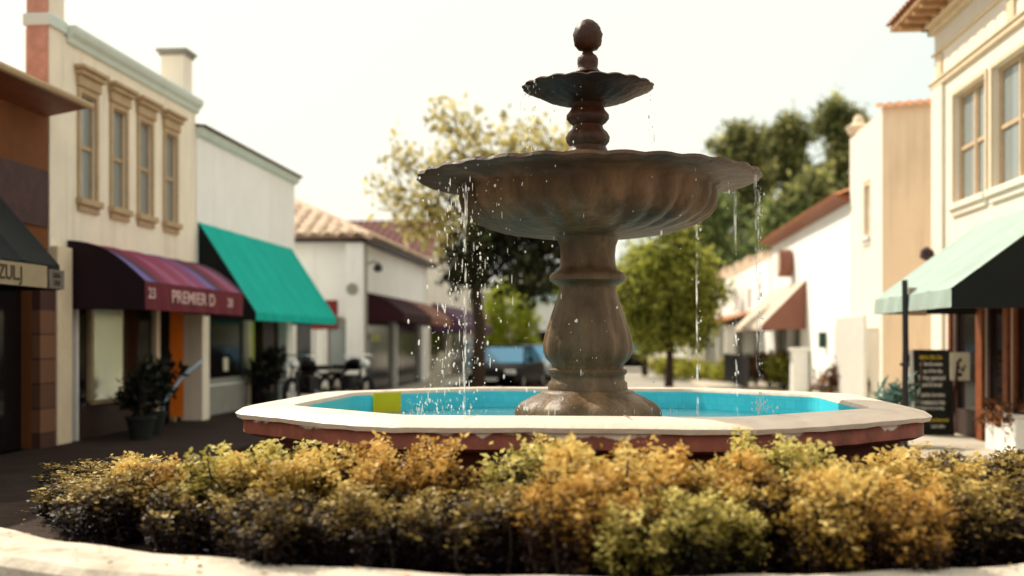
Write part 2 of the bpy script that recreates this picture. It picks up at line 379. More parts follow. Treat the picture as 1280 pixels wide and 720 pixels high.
class Bldg:
    """a street building. local x points to the right across the street, local y runs along the street, origin = near street corner"""
    def __init__(s, name, label, cat, X0, Y0, L, D, H, side, m, ops=(), nearops=(), group=None):
        s.sx = 1 if side == 'L' else -1; s.L, s.D, s.H = L, D, H
        s.root = thing(name, label, cat, (X0, Y0, 0), ROT, group)
        mb = MB(); dx = -s.sx * D
        wall(mb, (0, 0, 0), (0, 1, 0), (-s.sx, 0, 0), L, H, ops)
        wall(mb, (0, 0, 0), (-s.sx, 0, 0), (0, 1, 0), D, H, nearops)
        mb.quad((0, L, 0), (dx, L, 0), (dx, L, H), (0, L, H))
        mb.quad((dx, 0, 0), (dx, L, 0), (dx, L, H), (dx, 0, H))
        mb.quad((0, 0, H), (0, L, H), (dx, L, H), (dx, 0, H))
        s.wall = mb.build('wall', m, s.root)
        # solid near-black block stands for the shade of the room behind openings
        if ops or nearops:
            i = MB(); a = -s.sx * .23; i.box(min(a, dx * .9), max(a, dx * .9), .24, L - .1, .0, H - .1); s.inner = i.build('interior', M_DARKIN, s.root)
    def bx(s, mb, out0, out1, y0, y1, z0, z1):       # out = distance in front of the facade
        a, b = s.sx * out0, s.sx * out1; return mb.box(min(a, b), max(a, b), y0, y1, z0, z1)
    def window(s, y0, y1, z0, z1, fm, gm, mull=0, rail=True, inset=.10, fw=.06, hood=None, sill=None, trim=0, bars=0):
        f = MB(); o0, o1 = -inset - .05, -inset + .02
        s.bx(f, o0, o1, y0, y0 + fw, z0, z1); s.bx(f, o0, o1, y1 - fw, y1, z0, z1)
        s.bx(f, o0, o1, y0 + fw, y1 - fw, z0, z0 + fw); s.bx(f, o0, o1, y0 + fw, y1 - fw, z1 - fw, z1)
        for k in range(mull):
            yc = y0 + (y1 - y0) * (k + 1) / (mull + 1); s.bx(f, o0, o1 + .004, yc - fw * .6, yc + fw * .6, z0 + fw, z1 - fw)
        w = f.build('window', fm, s.root)
        p = MB(); s.bx(p, o0 + .01, o0 + .03, y0 + fw * .5, y1 - fw * .5, z0 + fw * .5, z1 - fw * .5); p.build('pane', gm, w)
        if rail:
            q = MB(); n = mull + 1
            for k in range(n):
                a = y0 + (y1 - y0) * k / n + fw; b = y0 + (y1 - y0) * (k + 1) / n - fw
                zc = (z0 + z1) / 2; s.bx(q, o0 + .02, o1 - .006, a, b, zc - .03, zc + .03)
                s.bx(q, o0 + .03, o1 - .012, a, a + fw * .5, z0 + fw, z1 - fw); s.bx(q, o0 + .03, o1 - .012, b - fw * .5, b, z0 + fw, z1 - fw)
            q.build('sash', fm, w)
        if trim:
            t = MB(); s.bx(t, .002, .035, y0 - trim, y0, z0, z1); s.bx(t, .002, .035, y1, y1 + trim, z0, z1)
            s.bx(t, .002, .035, y0 - trim, y1 + trim, z1, z1 + trim); t.build('casing', M_TRIMTAN if hood else M_TRIMCREAM, w)
        if hood:
            t = MB(); z = z1 + trim
            s.bx(t, .002, .07, y0 - trim - .03, y1 + trim + .03, z, z + .16); s.bx(t, .002, .12, y0 - trim - .06, y1 + trim + .06, z + .16, z + .24)
            s.bx(t, .002, .17, y0 - trim - .10, y1 + trim + .10, z + .24, z + .30); t.build('hood', hood, w, bevel=.012)
        if sill:
            t = MB(); s.bx(t, .0, .10, y0 - trim - .04, y1 + trim + .04, z0 - .10, z0 - .002); s.bx(t, .002, .05, y0 - trim, y1 + trim, z0 - .20, z0 - .10)
            t.build('sill', sill, w, bevel=.01)
        return w
    def part(s, name, m, boxes, bevel=0, parent=None):
        if name in ('pier', 'post', 'shop_glazing', 'glazing', 'dark_glazing') and len(boxes) > 1:
            for b in boxes: s.part(name, m, [b], bevel, parent)
            return None
        mb = MB()
        for b in boxes: s.bx(mb, *b)
        return mb.build(name, m, parent or s.root, bevel=bevel)

def awning(b, name, y0, y1, zt, zb, proj, m, val=.22, side=None, label=None, cat=None, curve=0.0, seams=True, mval=None):
    """canvas awning fixed to a facade; a child of its building"""
    s = b.sx; K = 8
    pr = []
    for k in range(K + 1):
        t = k / K
        x = proj * t; z = zt + (zb + val - zt) * t + curve * math.sin(PI * t)
        pr.append((s * (x + .01), z))
    mb = MB(); n = max(2, int((y1 - y0) / .35))
    npan = max(2, round((y1 - y0) / .95)); n = npan * 6
    def sg(k, i):
        f = (i % 6) / 6; w_ = math.sin(PI * k / K) ** .7 if 0 < k < K else 0
        return -.045 * math.sin(PI * f) * w_ + (.008 if i % 6 == 0 else 0)
    for i in range(n):
        for k in range(K):
            a0, a1 = y0 + (y1 - y0) * i / n, y0 + (y1 - y0) * (i + 1) / n
            mb.quad((pr[k][0], a0, pr[k][1] + sg(k, i)), (pr[k + 1][0], a0, pr[k + 1][1] + sg(k + 1, i)), (pr[k + 1][0], a1, pr[k + 1][1] + sg(k + 1, i + 1)), (pr[k][0], a1, pr[k][1] + sg(k, i + 1)))
    o = mb.build('awning', m, b.root, smooth=True)
    v = MB(); xv = s * (proj + .012); vz = zb + val
    N = max(4, int((y1 - y0) / .12)); 
    for i in range(N):
        a0, a1 = y0 + (y1 - y0) * i / N, y0 + (y1 - y0) * (i + 1) / N
        w0, w1 = .015 * math.sin(i * 1.1), .015 * math.sin((i + 1) * 1.1)
        v.quad((xv, a0, vz), (xv, a1, vz), (xv + w1, a1, zb), (xv + w0, a0, zb))
    vo = v.build('valance', mval or m, o)
    for yy in (y0, y1):
        sd = MB(); pts = [(p[0], yy, p[1]) for p in pr] + [(pr[-1][0], yy, zb), (s * .01, yy, zb)]
        sd.quad(*pts); sd.build('side_panel', side or m, o)
    fr = MB()
    for yy in (y0 + .04, y1 - .04, (y0 + y1) / 2):
        fr.tube([(s * .02, yy, zb + .05), (s * proj * .97, yy, zb + .05)], .012, 6)
    fr.build('awning_frame', M_BLACKMETAL, o)
    return o, vo

def tiles(mb, e0, e1, t0, t1, pitch=.22, amp=.045, rows=9):
    """barrel tiles: eave edge e0-e1, upper edge t0-t1"""
    e0, e1, t0, t1 = map(Vector, (e0, e1, t0, t1)); a = (e1 - e0); L = a.length; a = a / L
    up = ((t0 + t1) / 2 - (e0 + e1) / 2); nrm = a.cross(up).normalized()
    if nrm.z < 0: nrm = -nrm
    n = max(4, int(L / pitch) * 6); sub = 2
    vs = []; fs = []; R_ = rows * sub
    for j in range(R_ + 1):
        v = j / R_; b0 = e0.lerp(t0, v); b1 = e1.lerp(t1, v)
        step = ((j % sub) / sub) * -.02
        for i in range(n + 1):
            u = i / n; p = b0.lerp(b1, u); s_ = (p - e0).dot(a)
            w = abs(math.sin(PI * s_ / pitch)) * amp
            vs.append(p + nrm * (w + step))
    for j in range(R_):
        for i in range(n):
            fs.append((j * (n + 1) + i, j * (n + 1) + i + 1, (j + 1) * (n + 1) + i + 1, (j + 1) * (n + 1) + i))
    return mb.add(vs, fs)

# ------------------------------------------------------------------ foliage
def leaf_mesh(name, m, pts, size, aspect=.5, up=0.0, seed=1, tint=None, jitter=.35):
    """many small folded leaves at the given points"""
    r = np.random.default_rng(seed); n = len(pts); P = np.array(pts)
    d = r.normal(size=(n, 3)); d[:, 2] = d[:, 2] * (1 - min(up, .9)) + up * 1.6; d /= np.linalg.norm(d, axis=1)[:, None]
    q = r.normal(size=(n, 3)); a = np.cross(d, q); a /= np.linalg.norm(a, axis=1)[:, None]; nn = np.cross(d, a)
    sz = size * (1 + jitter * r.normal(size=n)).clip(.4, 1.9); sz = sz[:, None]
    v = np.stack([P, P + d * sz * .5 + a * sz * aspect * .5 + nn * sz * .1, P + d * sz, P + d * sz * .5 - a * sz * aspect * .5 + nn * sz * .1], 1).reshape(-1, 3)
    me = bpy.data.meshes.new(name)
    me.vertices.add(4 * n); me.vertices.foreach_set('co', v.astype(np.float32).ravel())
    me.loops.add(4 * n); me.loops.foreach_set('vertex_index', np.arange(4 * n, dtype=np.int32))
    me.polygons.add(n); me.polygons.foreach_set('loop_start', np.arange(0, 4 * n, 4, dtype=np.int32))
    me.update(calc_edges=True); me.validate()
    t = (r.random(n) if tint is None else np.clip(np.array(tint) + .18 * r.normal(size=n), 0, 1))
    at = me.attributes.new('tint', 'FLOAT', 'FACE'); at.data.foreach_set('value', t.astype(np.float32))
    me.materials.append(m)
    return me
def add_obj(name, me, parent=None):
    o = bpy.data.objects.new(name, me); col.objects.link(o)
    if parent: o.parent = parent
    return o
def blob_points(blobs, n, r, clump=9, csz=.16, fill=.35):
    """clumps of leaves spread through the volume of several lobes, denser near their surface"""
    w = np.array([b[3] ** 2.2 for b in blobs]); w = w / w.sum(); pts = []; tn = []
    nc = n // clump
    for _ in range(nc):
        b = blobs[r.choice(len(blobs), p=w)]
        d = r.normal(size=3); d /= np.linalg.norm(d)
        rad = b[3] * (fill + (1 - fill) * r.random() ** .5) * (1 + .12 * r.normal())
        zs = b[4] if len(b) > 4 else .8
        c = np.array(b[:3]) + d * rad * np.array([1, 1, zs])
        ct = .5 + .28 * r.normal() + .12 * d[2]
        for _k in range(clump):
            pts.append(c + r.normal(size=3) * csz); tn.append(ct)
    return pts, tn
def make_tree(name, label, cat, loc, trunk, limbs, blobs, n, size, lm, bm_, seed, group=None, aspect=.55, csz=.16, clump=9):
    root = thing(name, label, cat, loc, 0, group)
    t = MB(); t.tube([p[:3] for p in trunk], [p[3] for p in trunk], 10)
    tr = t.build('trunk', bm_, root, smooth=True)
    l = MB()
    r = np.random.default_rng(seed)
    base = Vector(trunk[-1][:3]); mid = Vector(trunk[-2][:3])
    for i, b in enumerate(blobs):
        e = Vector(b[:3]); s = base if i % 2 == 0 else mid.lerp(base, .6)
        m1 = s.lerp(e, .5) + Vector((r.normal() * .15, r.normal() * .15, .1 * b[3]))
        l.tube([s, m1, e], [trunk[-1][3] * .7, trunk[-1][3] * .4, trunk[-1][3] * .12], 6)
        for _ in range(3):
            d = Vector(r.normal(size=3)).normalized() * b[3] * .8
            l.tube([m1.lerp(e, .6), e + d * .5, e + d], [trunk[-1][3] * .25, trunk[-1][3] * .15, .008], 5)
    l.build('limb', bm_, tr, smooth=True)
    pts, tn = blob_points(blobs, n, r, clump, csz)
    add_obj('crown', leaf_mesh('crown', lm, pts, size, aspect, .1, seed, tn), root)
    return root

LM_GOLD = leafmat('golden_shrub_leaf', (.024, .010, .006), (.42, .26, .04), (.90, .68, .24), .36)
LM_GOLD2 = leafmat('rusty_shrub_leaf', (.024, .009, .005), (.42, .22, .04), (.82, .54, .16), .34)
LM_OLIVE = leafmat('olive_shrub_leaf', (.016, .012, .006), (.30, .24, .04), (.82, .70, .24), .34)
LM_SPARSE = leafmat('yellow_sunlit_leaf', (.16, .14, .05), (.58, .48, .16), (.85, .78, .42), .6)
LM_DARKTREE = leafmat('dark_tree_leaf', (.008, .008, .005), (.022, .024, .010), (.08, .09, .03), .25)
LM_SHADE = leafmat('shaded_pot_leaf', (.004, .005, .004), (.010, .011, .007), (.04, .04, .02), .15)
LM_GREEN = leafmat('street_tree_leaf', (.02, .028, .010), (.22, .24, .03), (.72, .72, .16), .55)
LM_EUC = leafmat('tall_tree_leaf', (.020, .028, .014), (.16, .18, .06), (.62, .58, .22), .5)
LM_LIME = leafmat('lime_tree_leaf', (.12, .17, .01), (.38, .44, .03), (.6, .62, .08), .5)
LM_PALE = leafmat('pale_green_leaf', (.06, .09, .03), (.20, .26, .08), (.45, .5, .2), .5)
LM_RED = leafmat('rusty_flower_leaf', (.03, .03, .01), (.14, .06, .03), (.36, .15, .06), .4)
LM_YELLOWP = leafmat('yellow_flower_leaf', (.05, .07, .01), (.32, .34, .05), (.7, .62, .10), .4)
LM_POT = leafmat('shade_plant_leaf', (.006, .008, .006), (.02, .022, .014), (.12, .10, .06), .2)

# ================================================================== GROUND
g = MB(); g.quad((-600, -60, 0), (600, -60, 0), (600, 1500, 0), (-600, 1500, 0)); tag(g.build('ground', M_LAND), kind='structure')
def along(c, Y): return c + SL * Y
def strip(name, c0, c1, Y0, Y1, z, m, th=0):
    mb = MB()
    if th: 
        v = [(along(c0, Y0), Y0), (along(c1, Y0), Y0), (along(c1, Y1), Y1), (along(c0, Y1), Y1)]
        mb.add([(x, y, z - th) for x, y in v] + [(x, y, z) for x, y in v], [(4, 5, 6, 7), (0, 1, 5, 4), (1, 2, 6, 5), (2, 3, 7, 6), (3, 0, 4, 7)])
    else: mb.quad((along(c0, Y0), Y0, z), (along(c1, Y0), Y0, z), (along(c1, Y1), Y1, z), (along(c0, Y1), Y1, z))
    return tag(mb.build(name, m, bevel=.02 if th else 0), kind='structure')
strip('plaza', 0, 6.2, -6, 22, .004, M_PLAZA)
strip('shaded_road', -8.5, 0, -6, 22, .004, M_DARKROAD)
strip('road', -8.2, 5.9, 22, 180, .008, M_ASPHALT)
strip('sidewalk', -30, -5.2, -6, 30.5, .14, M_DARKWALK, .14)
strip('sidewalk', -30, -5.2, 30.5, 120, .14, M_SIDEWALK, .14)
strip('sidewalk', 3.2, 30, -6, 120, .14, M_SIDEWALK, .14)
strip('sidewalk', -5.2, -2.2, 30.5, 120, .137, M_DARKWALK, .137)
strip('road_marking', -.55, -.43, 23, 120, .012, M_LINE)
strip('crosswalk_marking', -2.0, 3.0, 24, 24.4, .0125, M_LINE)
strip('crosswalk_marking', -2.0, 3.0, 27, 27.4, .0125, M_LINE)
jt = MB()
for k in range(-4, 30):
    y = k * 1.5; jt.box(along(3.2, y) + .02, along(3.2, y) + 3, y, y + .012, .138, .1412)
tag(jt.build('sidewalk_joints', M_GREYPAINT), kind='structure')

# ================================================================== FOUNTAIN
FX, FY = .64, 9.8
fountain = thing('fountain', 'tall three-tier stone fountain standing in an octagonal pool ringed by golden shrubs', 'fountain', (FX, FY, 0), R(-5))
def octa(a, rnd=.35, k=6, hs=.50):
    a = a * .95; h = a * hs
    vs = [(-h, -a), (h, -a), (a, -h), (a, h), (h, a), (-h, a), (-a, h), (-a, -h)]
    out = []
    for i in range(8):
        p = Vector(vs[i]); q0 = Vector(vs[i - 1]); q1 = Vector(vs[(i + 1) % 8])
        A = p + (q0 - p).normalized() * rnd; B = p + (q1 - p).normalized() * rnd
        for j in range(k + 1):
            t = j / k; out.append(((1 - t) ** 2 * A + 2 * t * (1 - t) * p + t * t * B))
        C = vs[(i + 1) % 8]; nA = Vector(C) + (p - Vector(C)).normalized() * rnd
        for j in range(1, 8): out.append(B.lerp(nA, j / 8))
    return [Vector((q.x - .07, q.y)) for q in out]
def ring_loft(mb, levels):
    """levels: list of (apothem, z, rounding, fn)"""
    n = None; o = []; 
    for (a, z, rnd, jit) in levels:
        pts = octa(a, rnd); n = len(pts)
        for i, p in enumerate(pts):
            dz = jit * (math.sin(i * 2.3) * .5 + math.sin(i * .71 + 1) * .5)
            o.append((p.x, p.y, z + dz))
    fs = []
    for k in range(len(levels) - 1):
        for i in range(n):
            j = (i + 1) % n; fs.append((k * n + i, k * n + j, (k + 1) * n + j, (k + 1) * n + i))
    mb.add(o, fs)
ZR = 1.15
mb = MB(); ring_loft(mb, [(2.28, ZR - .32, .15, 0), (2.28, ZR - .03, .15, 0), (2.30, ZR, .15, 0), (2.42, ZR + .008, .25, .001), (2.62, ZR, .3, .001), (2.70, ZR - .02, .3, .002), (2.745, ZR - .05, .3, .003), (2.73, ZR - .082, .3, .006), (2.66, ZR - .09, .3, .003)])
mb.build('rim', M_RIM, fountain, smooth=True, ang=50)
for th in range(15, 375, 24):
    a = R(th); d = Vector((math.cos(a), math.sin(a))); k1 = 2.72 * .95 / max(abs(d.x), abs(d.y), (abs(d.x) + abs(d.y)) / 1.5)
    p0, p1 = d * (k1 * .86), d * (k1 * .965); pr = Vector((-d.y, d.x)) * .006
    jm = MB(); jm.quad(*[(p.x - .07, p.y, ZR + .0115) for p in (p0 - pr, p1 - pr, p1 + pr, p0 + pr)]); jm.build('joint', M_GREYPAINT, fountain)
mb = MB(); ring_loft(mb, [(2.66, ZR - .07, .3, 0), (2.69, ZR - .10, .3, 0), (2.69, ZR - .19, .3, .004), (2.64, ZR - .215, .3, .002), (2.50, ZR - .225, .3, 0)])
mb.build('fascia', M_REDFASCIA, fountain, smooth=True, ang=50)
mb = MB(); ring_loft(mb, [(2.56, ZR - .21, .3, 0), (2.49, ZR - .30, .3, 0), (2.49, .40, .3, 0)])
mb.build('basin_wall', M_REDWALL, fountain, smooth=True, ang=50)
mb = MB(); ring_loft(mb, [(2.275, ZR - .29, .15, 0), (2.275, ZR - .03, .15, 0)])
liner = mb.build('pool_liner', M_POOLTILE, fountain)
mb = MB(); pts = octa(2.27, .15); mb.add([(p.x, p.y, .86) for p in pts], [tuple(range(len(pts)))])
mb.build('pool_floor', M_POOLTILE, fountain)
# yellow tile panel on the far inner wall
yp = MB(); yx0, yx1 = PX(453, 11.9) - FX + .0, PX(484, 11.9) - FX
import mathutils
def inner_y(x):      # far-left inner wall between (-h,a) and (-a,h) or the back
    a = 2.266 * .95; h = a * .5; x = x + .07
    if x > -h: return a
    t = (x + h) / (-a + h); return a + (h - a) * t
rotm = Matrix.Rotation(R(5), 3, 'Z')
p0 = Vector((yx0, 0, 0)); 
xa, xb = -2.09, -1.86
yp.quad((xa, inner_y(xa) - .012, ZR - .26), (xb, inner_y(xb) - .012, ZR - .26), (xb, inner_y(xb) - .012, ZR - .012), (xa, inner_y(xa) - .012, ZR - .012))
yp.build('yellow_panel', M_YELLOW, liner)
ww = MB(); pts = octa(2.273, .15); ww.add([(p.x, p.y, 0) for p in pts], [tuple(range(len(pts)))])
wo = ww.build('water', M_WATER); wo.location = (FX, FY, ZR - .20); wo.rotation_euler = (0, 0, R(-5)); tag(wo, 'dark rippled water held in the octagonal fountain pool', 'water', kind='structure')

def fz(y, depth=FY): return PZ(y, depth)
K = FY / F     # metres per pixel at the axis
# pedestal: dome base, foot, vase, collar, neck
def flute(n, amp, z0, z1):
    def fn(r, z, a, k):
        t = max(0, min(1, (z - z0) / (z1 - z0))); w = math.sin(PI * t) ** .5 if 0 < t < 1 else 0
        return r * (1 + amp * w * (abs(math.cos(n * a / 2)) - .5)), z
    return fn
base_prof = [(90, 540), (88, 516), (86, 510), (80, 503), (68, 496), (58, 491), (50, 488)]
mb = MB(); mb.lathe([(r * K, fz(y)) for r, y in base_prof], 64, fn=flute(10, .10, fz(530), fz(486)))
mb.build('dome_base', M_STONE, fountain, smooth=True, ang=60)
ped = [(60, 494), (58, 489), (50, 487), (49, 478), (46, 475), (46, 469), (49, 466), (49, 462), (44, 460), (45, 455), (51, 448), (54, 440), (54, 430), (51, 416), (46, 400), (41, 384), (37, 371), (35, 362), (36, 358), (41, 355), (48, 351), (48, 345), (44, 341), (38, 338), (35, 332), (34, 320), (35, 308), (38, 300), (44, 295), (50, 292), (54, 287)]
mb = MB(); mb.lathe([(r * K, fz(y)) for r, y in ped], 64, fn=flute(12, .09, fz(460), fz(364)))
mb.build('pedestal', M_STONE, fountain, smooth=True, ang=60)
# large bowl (gadrooned, with scalloped flange)
bowl = [(40, 297), (72, 295), (106, 290), (131, 282), (147, 272), (155, 262), (159, 251), (159, 240), (166, 233), (190, 230), (207, 229), (214, 226), (212, 222), (200, 223), (176, 227), (160, 231), (120, 256), (60, 266), (20, 268)]
def bowlfn(r, z, a, k):
    if 1 <= k <= 7:
        w = math.sin(PI * k / 8) ; return r * (1 + .060 * w * (abs(math.cos(14 * a)) - .6)), z
    if 9 <= k <= 13:
        s = abs(math.sin(15 * a)); s2 = 1 if k in (11, 12) else .5
        return r * (1 - .016 * s2 * (1 - s)), z + .012 * s2 * (s - .5)
    return r, z
ZB = 3.035; 
mb = MB(); mb.lathe([(r * K, fz(y) ) for r, y in bowl], 176, fn=bowlfn)
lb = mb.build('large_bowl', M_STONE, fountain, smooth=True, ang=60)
shaft = [(44, 226), (30, 200), (26, 190), (24, 187), (22, 183), (26, 178), (27, 172), (24, 166), (19, 161), (18, 157), (22, 154), (26, 149), (26, 144), (22, 139), (20, 135), (24, 131), (28, 128)]
mb = MB(); mb.lathe([(r * K, fz(y)) for r, y in shaft], 48, fn=flute(8, .06, fz(190), fz(132)))
mb.build('shaft', M_STONE, fountain, smooth=True, ang=60)
sb = [(22, 131), (36, 129), (50, 125), (62, 119), (72, 115), (81, 112), (83, 110), (80, 108), (68, 110), (40, 115), (16, 118)]
def sbfn(r, z, a, k):
    s = abs(math.sin(10 * a))
    if 4 <= k <= 8: return r * (1 - .03 * (1 - s)), z + .012 * (s - .5)
    if k in (1, 2, 3): return r * (1 + .04 * (s - .5)), z
    return r, z
mb = MB(); mb.lathe([(r * K, fz(y)) for r, y in sb], 96, fn=sbfn)
mb.build('small_bowl', M_STONE, fountain, smooth=True, ang=60)
fin = [(16, 114), (15, 100), (13, 94), (17, 91), (14, 88), (12, 85), (13, 80), (13, 74), (11, 70), (7, 67), (6, 64), (12, 62), (16, 57), (18, 50), (18, 43), (16, 36), (12, 30), (7, 26), (2, 24)]
def finfn(r, z, a, k):
    if k >= 11: return r * (1 + .05 * math.cos(8 * a + k * PI)), z
    return r, z
mb = MB(); mb.lathe([(r * K, fz(y)) for r, y in fin], 48, fn=finfn)
mb.build('finial', M_STONE, fountain, smooth=True, ang=60)
# pale bowl water surface
mb = MB(); mb.lathe([(158 * K, 0), (157 * K, .002)], 64); o = mb.build('water', M_WATER); o.location = (FX, FY, fz(232)); tag(o, 'still water lying in the large upper bowl', 'water', kind='structure')

# falling water
def drops(name, label, streams, seed):
    r = random.Random(seed); mb = MB()
    ico = [(0, 0, 1), (.894, 0, .447), (.276, .851, .447), (-.724, .526, .447), (-.724, -.526, .447), (.276, -.851, .447), (.724, .526, -.447), (-.276, .851, -.447), (-.894, 0, -.447), (-.276, -.851, -.447), (.724, -.526, -.447), (0, 0, -1)]
    icf = [(0, 1, 2), (0, 2, 3), (0, 3, 4), (0, 4, 5), (0, 5, 1), (1, 6, 2), (2, 7, 3), (3, 8, 4), (4, 9, 5), (5, 10, 1), (6, 7, 2), (7, 8, 3), (8, 9, 4), (9, 10, 5), (10, 6, 1), (11, 7, 6), (11, 8, 7), (11, 9, 8), (11, 10, 9), (11, 6, 10)]
    for (a, rad, z0, z1, n, sp, s0) in streams:
        for _ in range(n):
            t = r.random(); z = z0 + (z1 - z0) * t
            rr = rad + sp * .6 * r.gauss(0, 1) + .02 * t; aa = a + sp * r.gauss(0, 1) / rad * (0.3 + t)
            s = s0 * .72 * (.3 + r.random() ** 2.5 * 1.1); st = 1.0 + 1.6 * r.random()
            if r.random() < .3: s *= .42; st *= 5.5
            c = (rr * math.cos(aa), rr * math.sin(aa), z)
            mb.add([(c[0] + v[0] * s, c[1] + v[1] * s, c[2] + v[2] * s * st) for v in ico], icf)
    o = mb.build(name, M_DROP, smooth=True, ang=180); o.location = (FX, FY, 0)
    return tag(o, label, 'water', kind='stuff')
ZBW = 2.97
st = []
for deg, n in ((196, 10), (205, 16), (212, 30), (217, 45), (222, 70), (227, 80), (232, 50), (238, 30), (246, 22), (256, 18), (268, 14), (282, 12), (296, 10), (145, 60), (138, 50), (131, 40), (160, 20)):
    st.append((R(deg), 1.42, ZBW, ZR - .18, int(n * 1.1), .12, .0105))
drops('water_drops', 'dense curtain of white drops falling from the shaded side of the large bowl', st, 3)
st = []
for deg, n in ((338, 40), (345, 60), (352, 40), (20, 50), (40, 30), (300, 10), (315, 10)):
    st.append((R(deg), 1.42, ZBW, ZR - .18, n, .02, .009))
drops('water_drops', 'thin strands of drops falling off the sunlit side of the large bowl', st, 4)
st = []
for deg, n in ((180, 30), (200, 40), (215, 34), (235, 22), (260, 10), (160, 14), (345, 12), (10, 12)):
    st.append((R(deg), .54, 3.79, 3.03, n, .03, .009))
st.append((R(200), .3, 3.86, 3.74, 30, .12, .012))
drops('water_drops', 'small drops dripping from the little upper bowl into the large one', st, 5)
st = []
for deg, n in ((215, 60), (205, 40), (345, 40), (355, 30), (250, 20), (290, 18), (180, 40)):
    st.append((R(deg), 1.45, ZR - .19, ZR + .02, n, .12, .009))
drops('water_drops', 'low splashes of water where the falling drops strike the pool', st, 6)
# thin glassy strands
def strandmat():
    m = bpy.data.materials.new('thin_falling_water'); m.use_nodes = True; nt = m.node_tree; nt.nodes.clear()
    out = nt.nodes.new('ShaderNodeOutputMaterial'); tr = nt.nodes.new('ShaderNodeBsdfTransparent')
    t = nt.nodes.new('ShaderNodeBsdfTranslucent'); t.inputs['Color'].default_value = (1, 1, 1, 1)
    tc = nt.nodes.new('ShaderNodeTexCoord'); mp = nt.nodes.new('ShaderNodeMapping'); mp.inputs['Scale'].default_value = (9, 9, 2.2)
    n = nt.nodes.new('ShaderNodeTexNoise'); n.inputs['Scale'].default_value = 3; nt.links.new(tc.outputs['Object'], mp.inputs[0]); nt.links.new(mp.outputs[0], n.inputs['Vector'])
    r = nt.nodes.new('ShaderNodeValToRGB'); r.color_ramp.elements[0].position = .5; r.color_ramp.elements[1].position = .72; r.color_ramp.elements[1].color = (.75, .75, .75, 1)
    nt.links.new(n.outputs['Fac'], r.inputs[0]); mx = nt.nodes.new('ShaderNodeMixShader'); nt.links.new(r.outputs['Color'], mx.inputs[0])
    nt.links.new(tr.outputs[0], mx.inputs[1]); nt.links.new(t.outputs[0], mx.inputs[2]); nt.links.new(mx.outputs[0], out.inputs[0]); return m
M_STRAND = strandmat()
mb = MB()
for deg in (226, 338, 345, 20, 41, 140):
    a = R(deg + rng.uniform(-1, 1)); r0 = 1.41
    pts = [((r0 + .02 * t) * math.cos(a), (r0 + .02 * t) * math.sin(a), ZBW + (ZR - .2 - ZBW) * t) for t in (0, .25, .5, .75, 1)]
    mb.tube(pts, [.014, .009, .008, .008, .010], 6)
o = mb.build('water_strands', M_STRAND, smooth=True, ang=180); o.location = (FX, FY, 0); tag(o, 'thin broken strands of water hanging from the large bowl rim', 'water', kind='stuff')

# ================================================================== PLANTER AND SHRUBS
EA, EB = 4.95, 4.62
A0, A1 = R(-90 - 64), R(-90 + 74)
n = 72
def arc(a, b): return [(FX + a * math.cos(A0 + (A1 - A0) * i / (n - 1)), FY + b * math.sin(A0 + (A1 - A0) * i / (n - 1))) for i in range(n)]
mb = MB(); lv = [(0, .30), (0, .57), (.03, .60), (.46, .60), (.50, .56), (.50, .0), (.02, .0)]
vs = []
for k, (o_, z) in enumerate(lv):
    vs += [(x, y, z + (.006 * math.sin(i * 1.3) + .004 * math.sin(i * .37) if k in (2, 3) else 0)) for i, (x, y) in enumerate(arc(EA + o_, EB + o_))]
m_ = len(lv)
fs = [(k * n + i, k * n + i + 1, ((k + 1) % m_) * n + i + 1, ((k + 1) % m_) * n + i) for k in range(m_) for i in range(n - 1)]
fs += [tuple(k * n for k in range(m_)), tuple(k * n + n - 1 for k in range(m_))]
mb.add(vs, fs); tag(mb.build('planter_wall', M_KERB, smooth=True, ang=40), 'low curved stone planter wall in front of the shrubs', 'wall')
mb = MB(); rr = random.Random(9); vs = []; rings = 14; n2 = 96
for k in range(rings):
    t = k / (rings - 1)
    for i in range(n2):
        a = 2 * PI * i / n2; front = max(0, -math.sin(a)) ** .5
        z = .50 * (1 if t < .75 else 1 - (1 - min(1, front * 1.6)) * (t - .75) / .25) + rr.uniform(-.018, .018)
        side = .80 + .20 * min(1, max(0, -math.sin(a)) * 1.6)
        vs.append((FX + (2.1 + (EA - 2.08) * t * side) * math.cos(a), FY + (2.1 + (EB - 2.08) * t) * math.sin(a), max(z, .0) if t < 1 or front > .6 else -.02))
fs = [(k * n2 + i, k * n2 + (i + 1) % n2, (k + 1) * n2 + (i + 1) % n2, (k + 1) * n2 + i) for k in range(rings - 1) for i in range(n2)]
mb.add(vs, fs); tag(mb.build('soil', M_SOIL, smooth=True, ang=180), kind='structure')

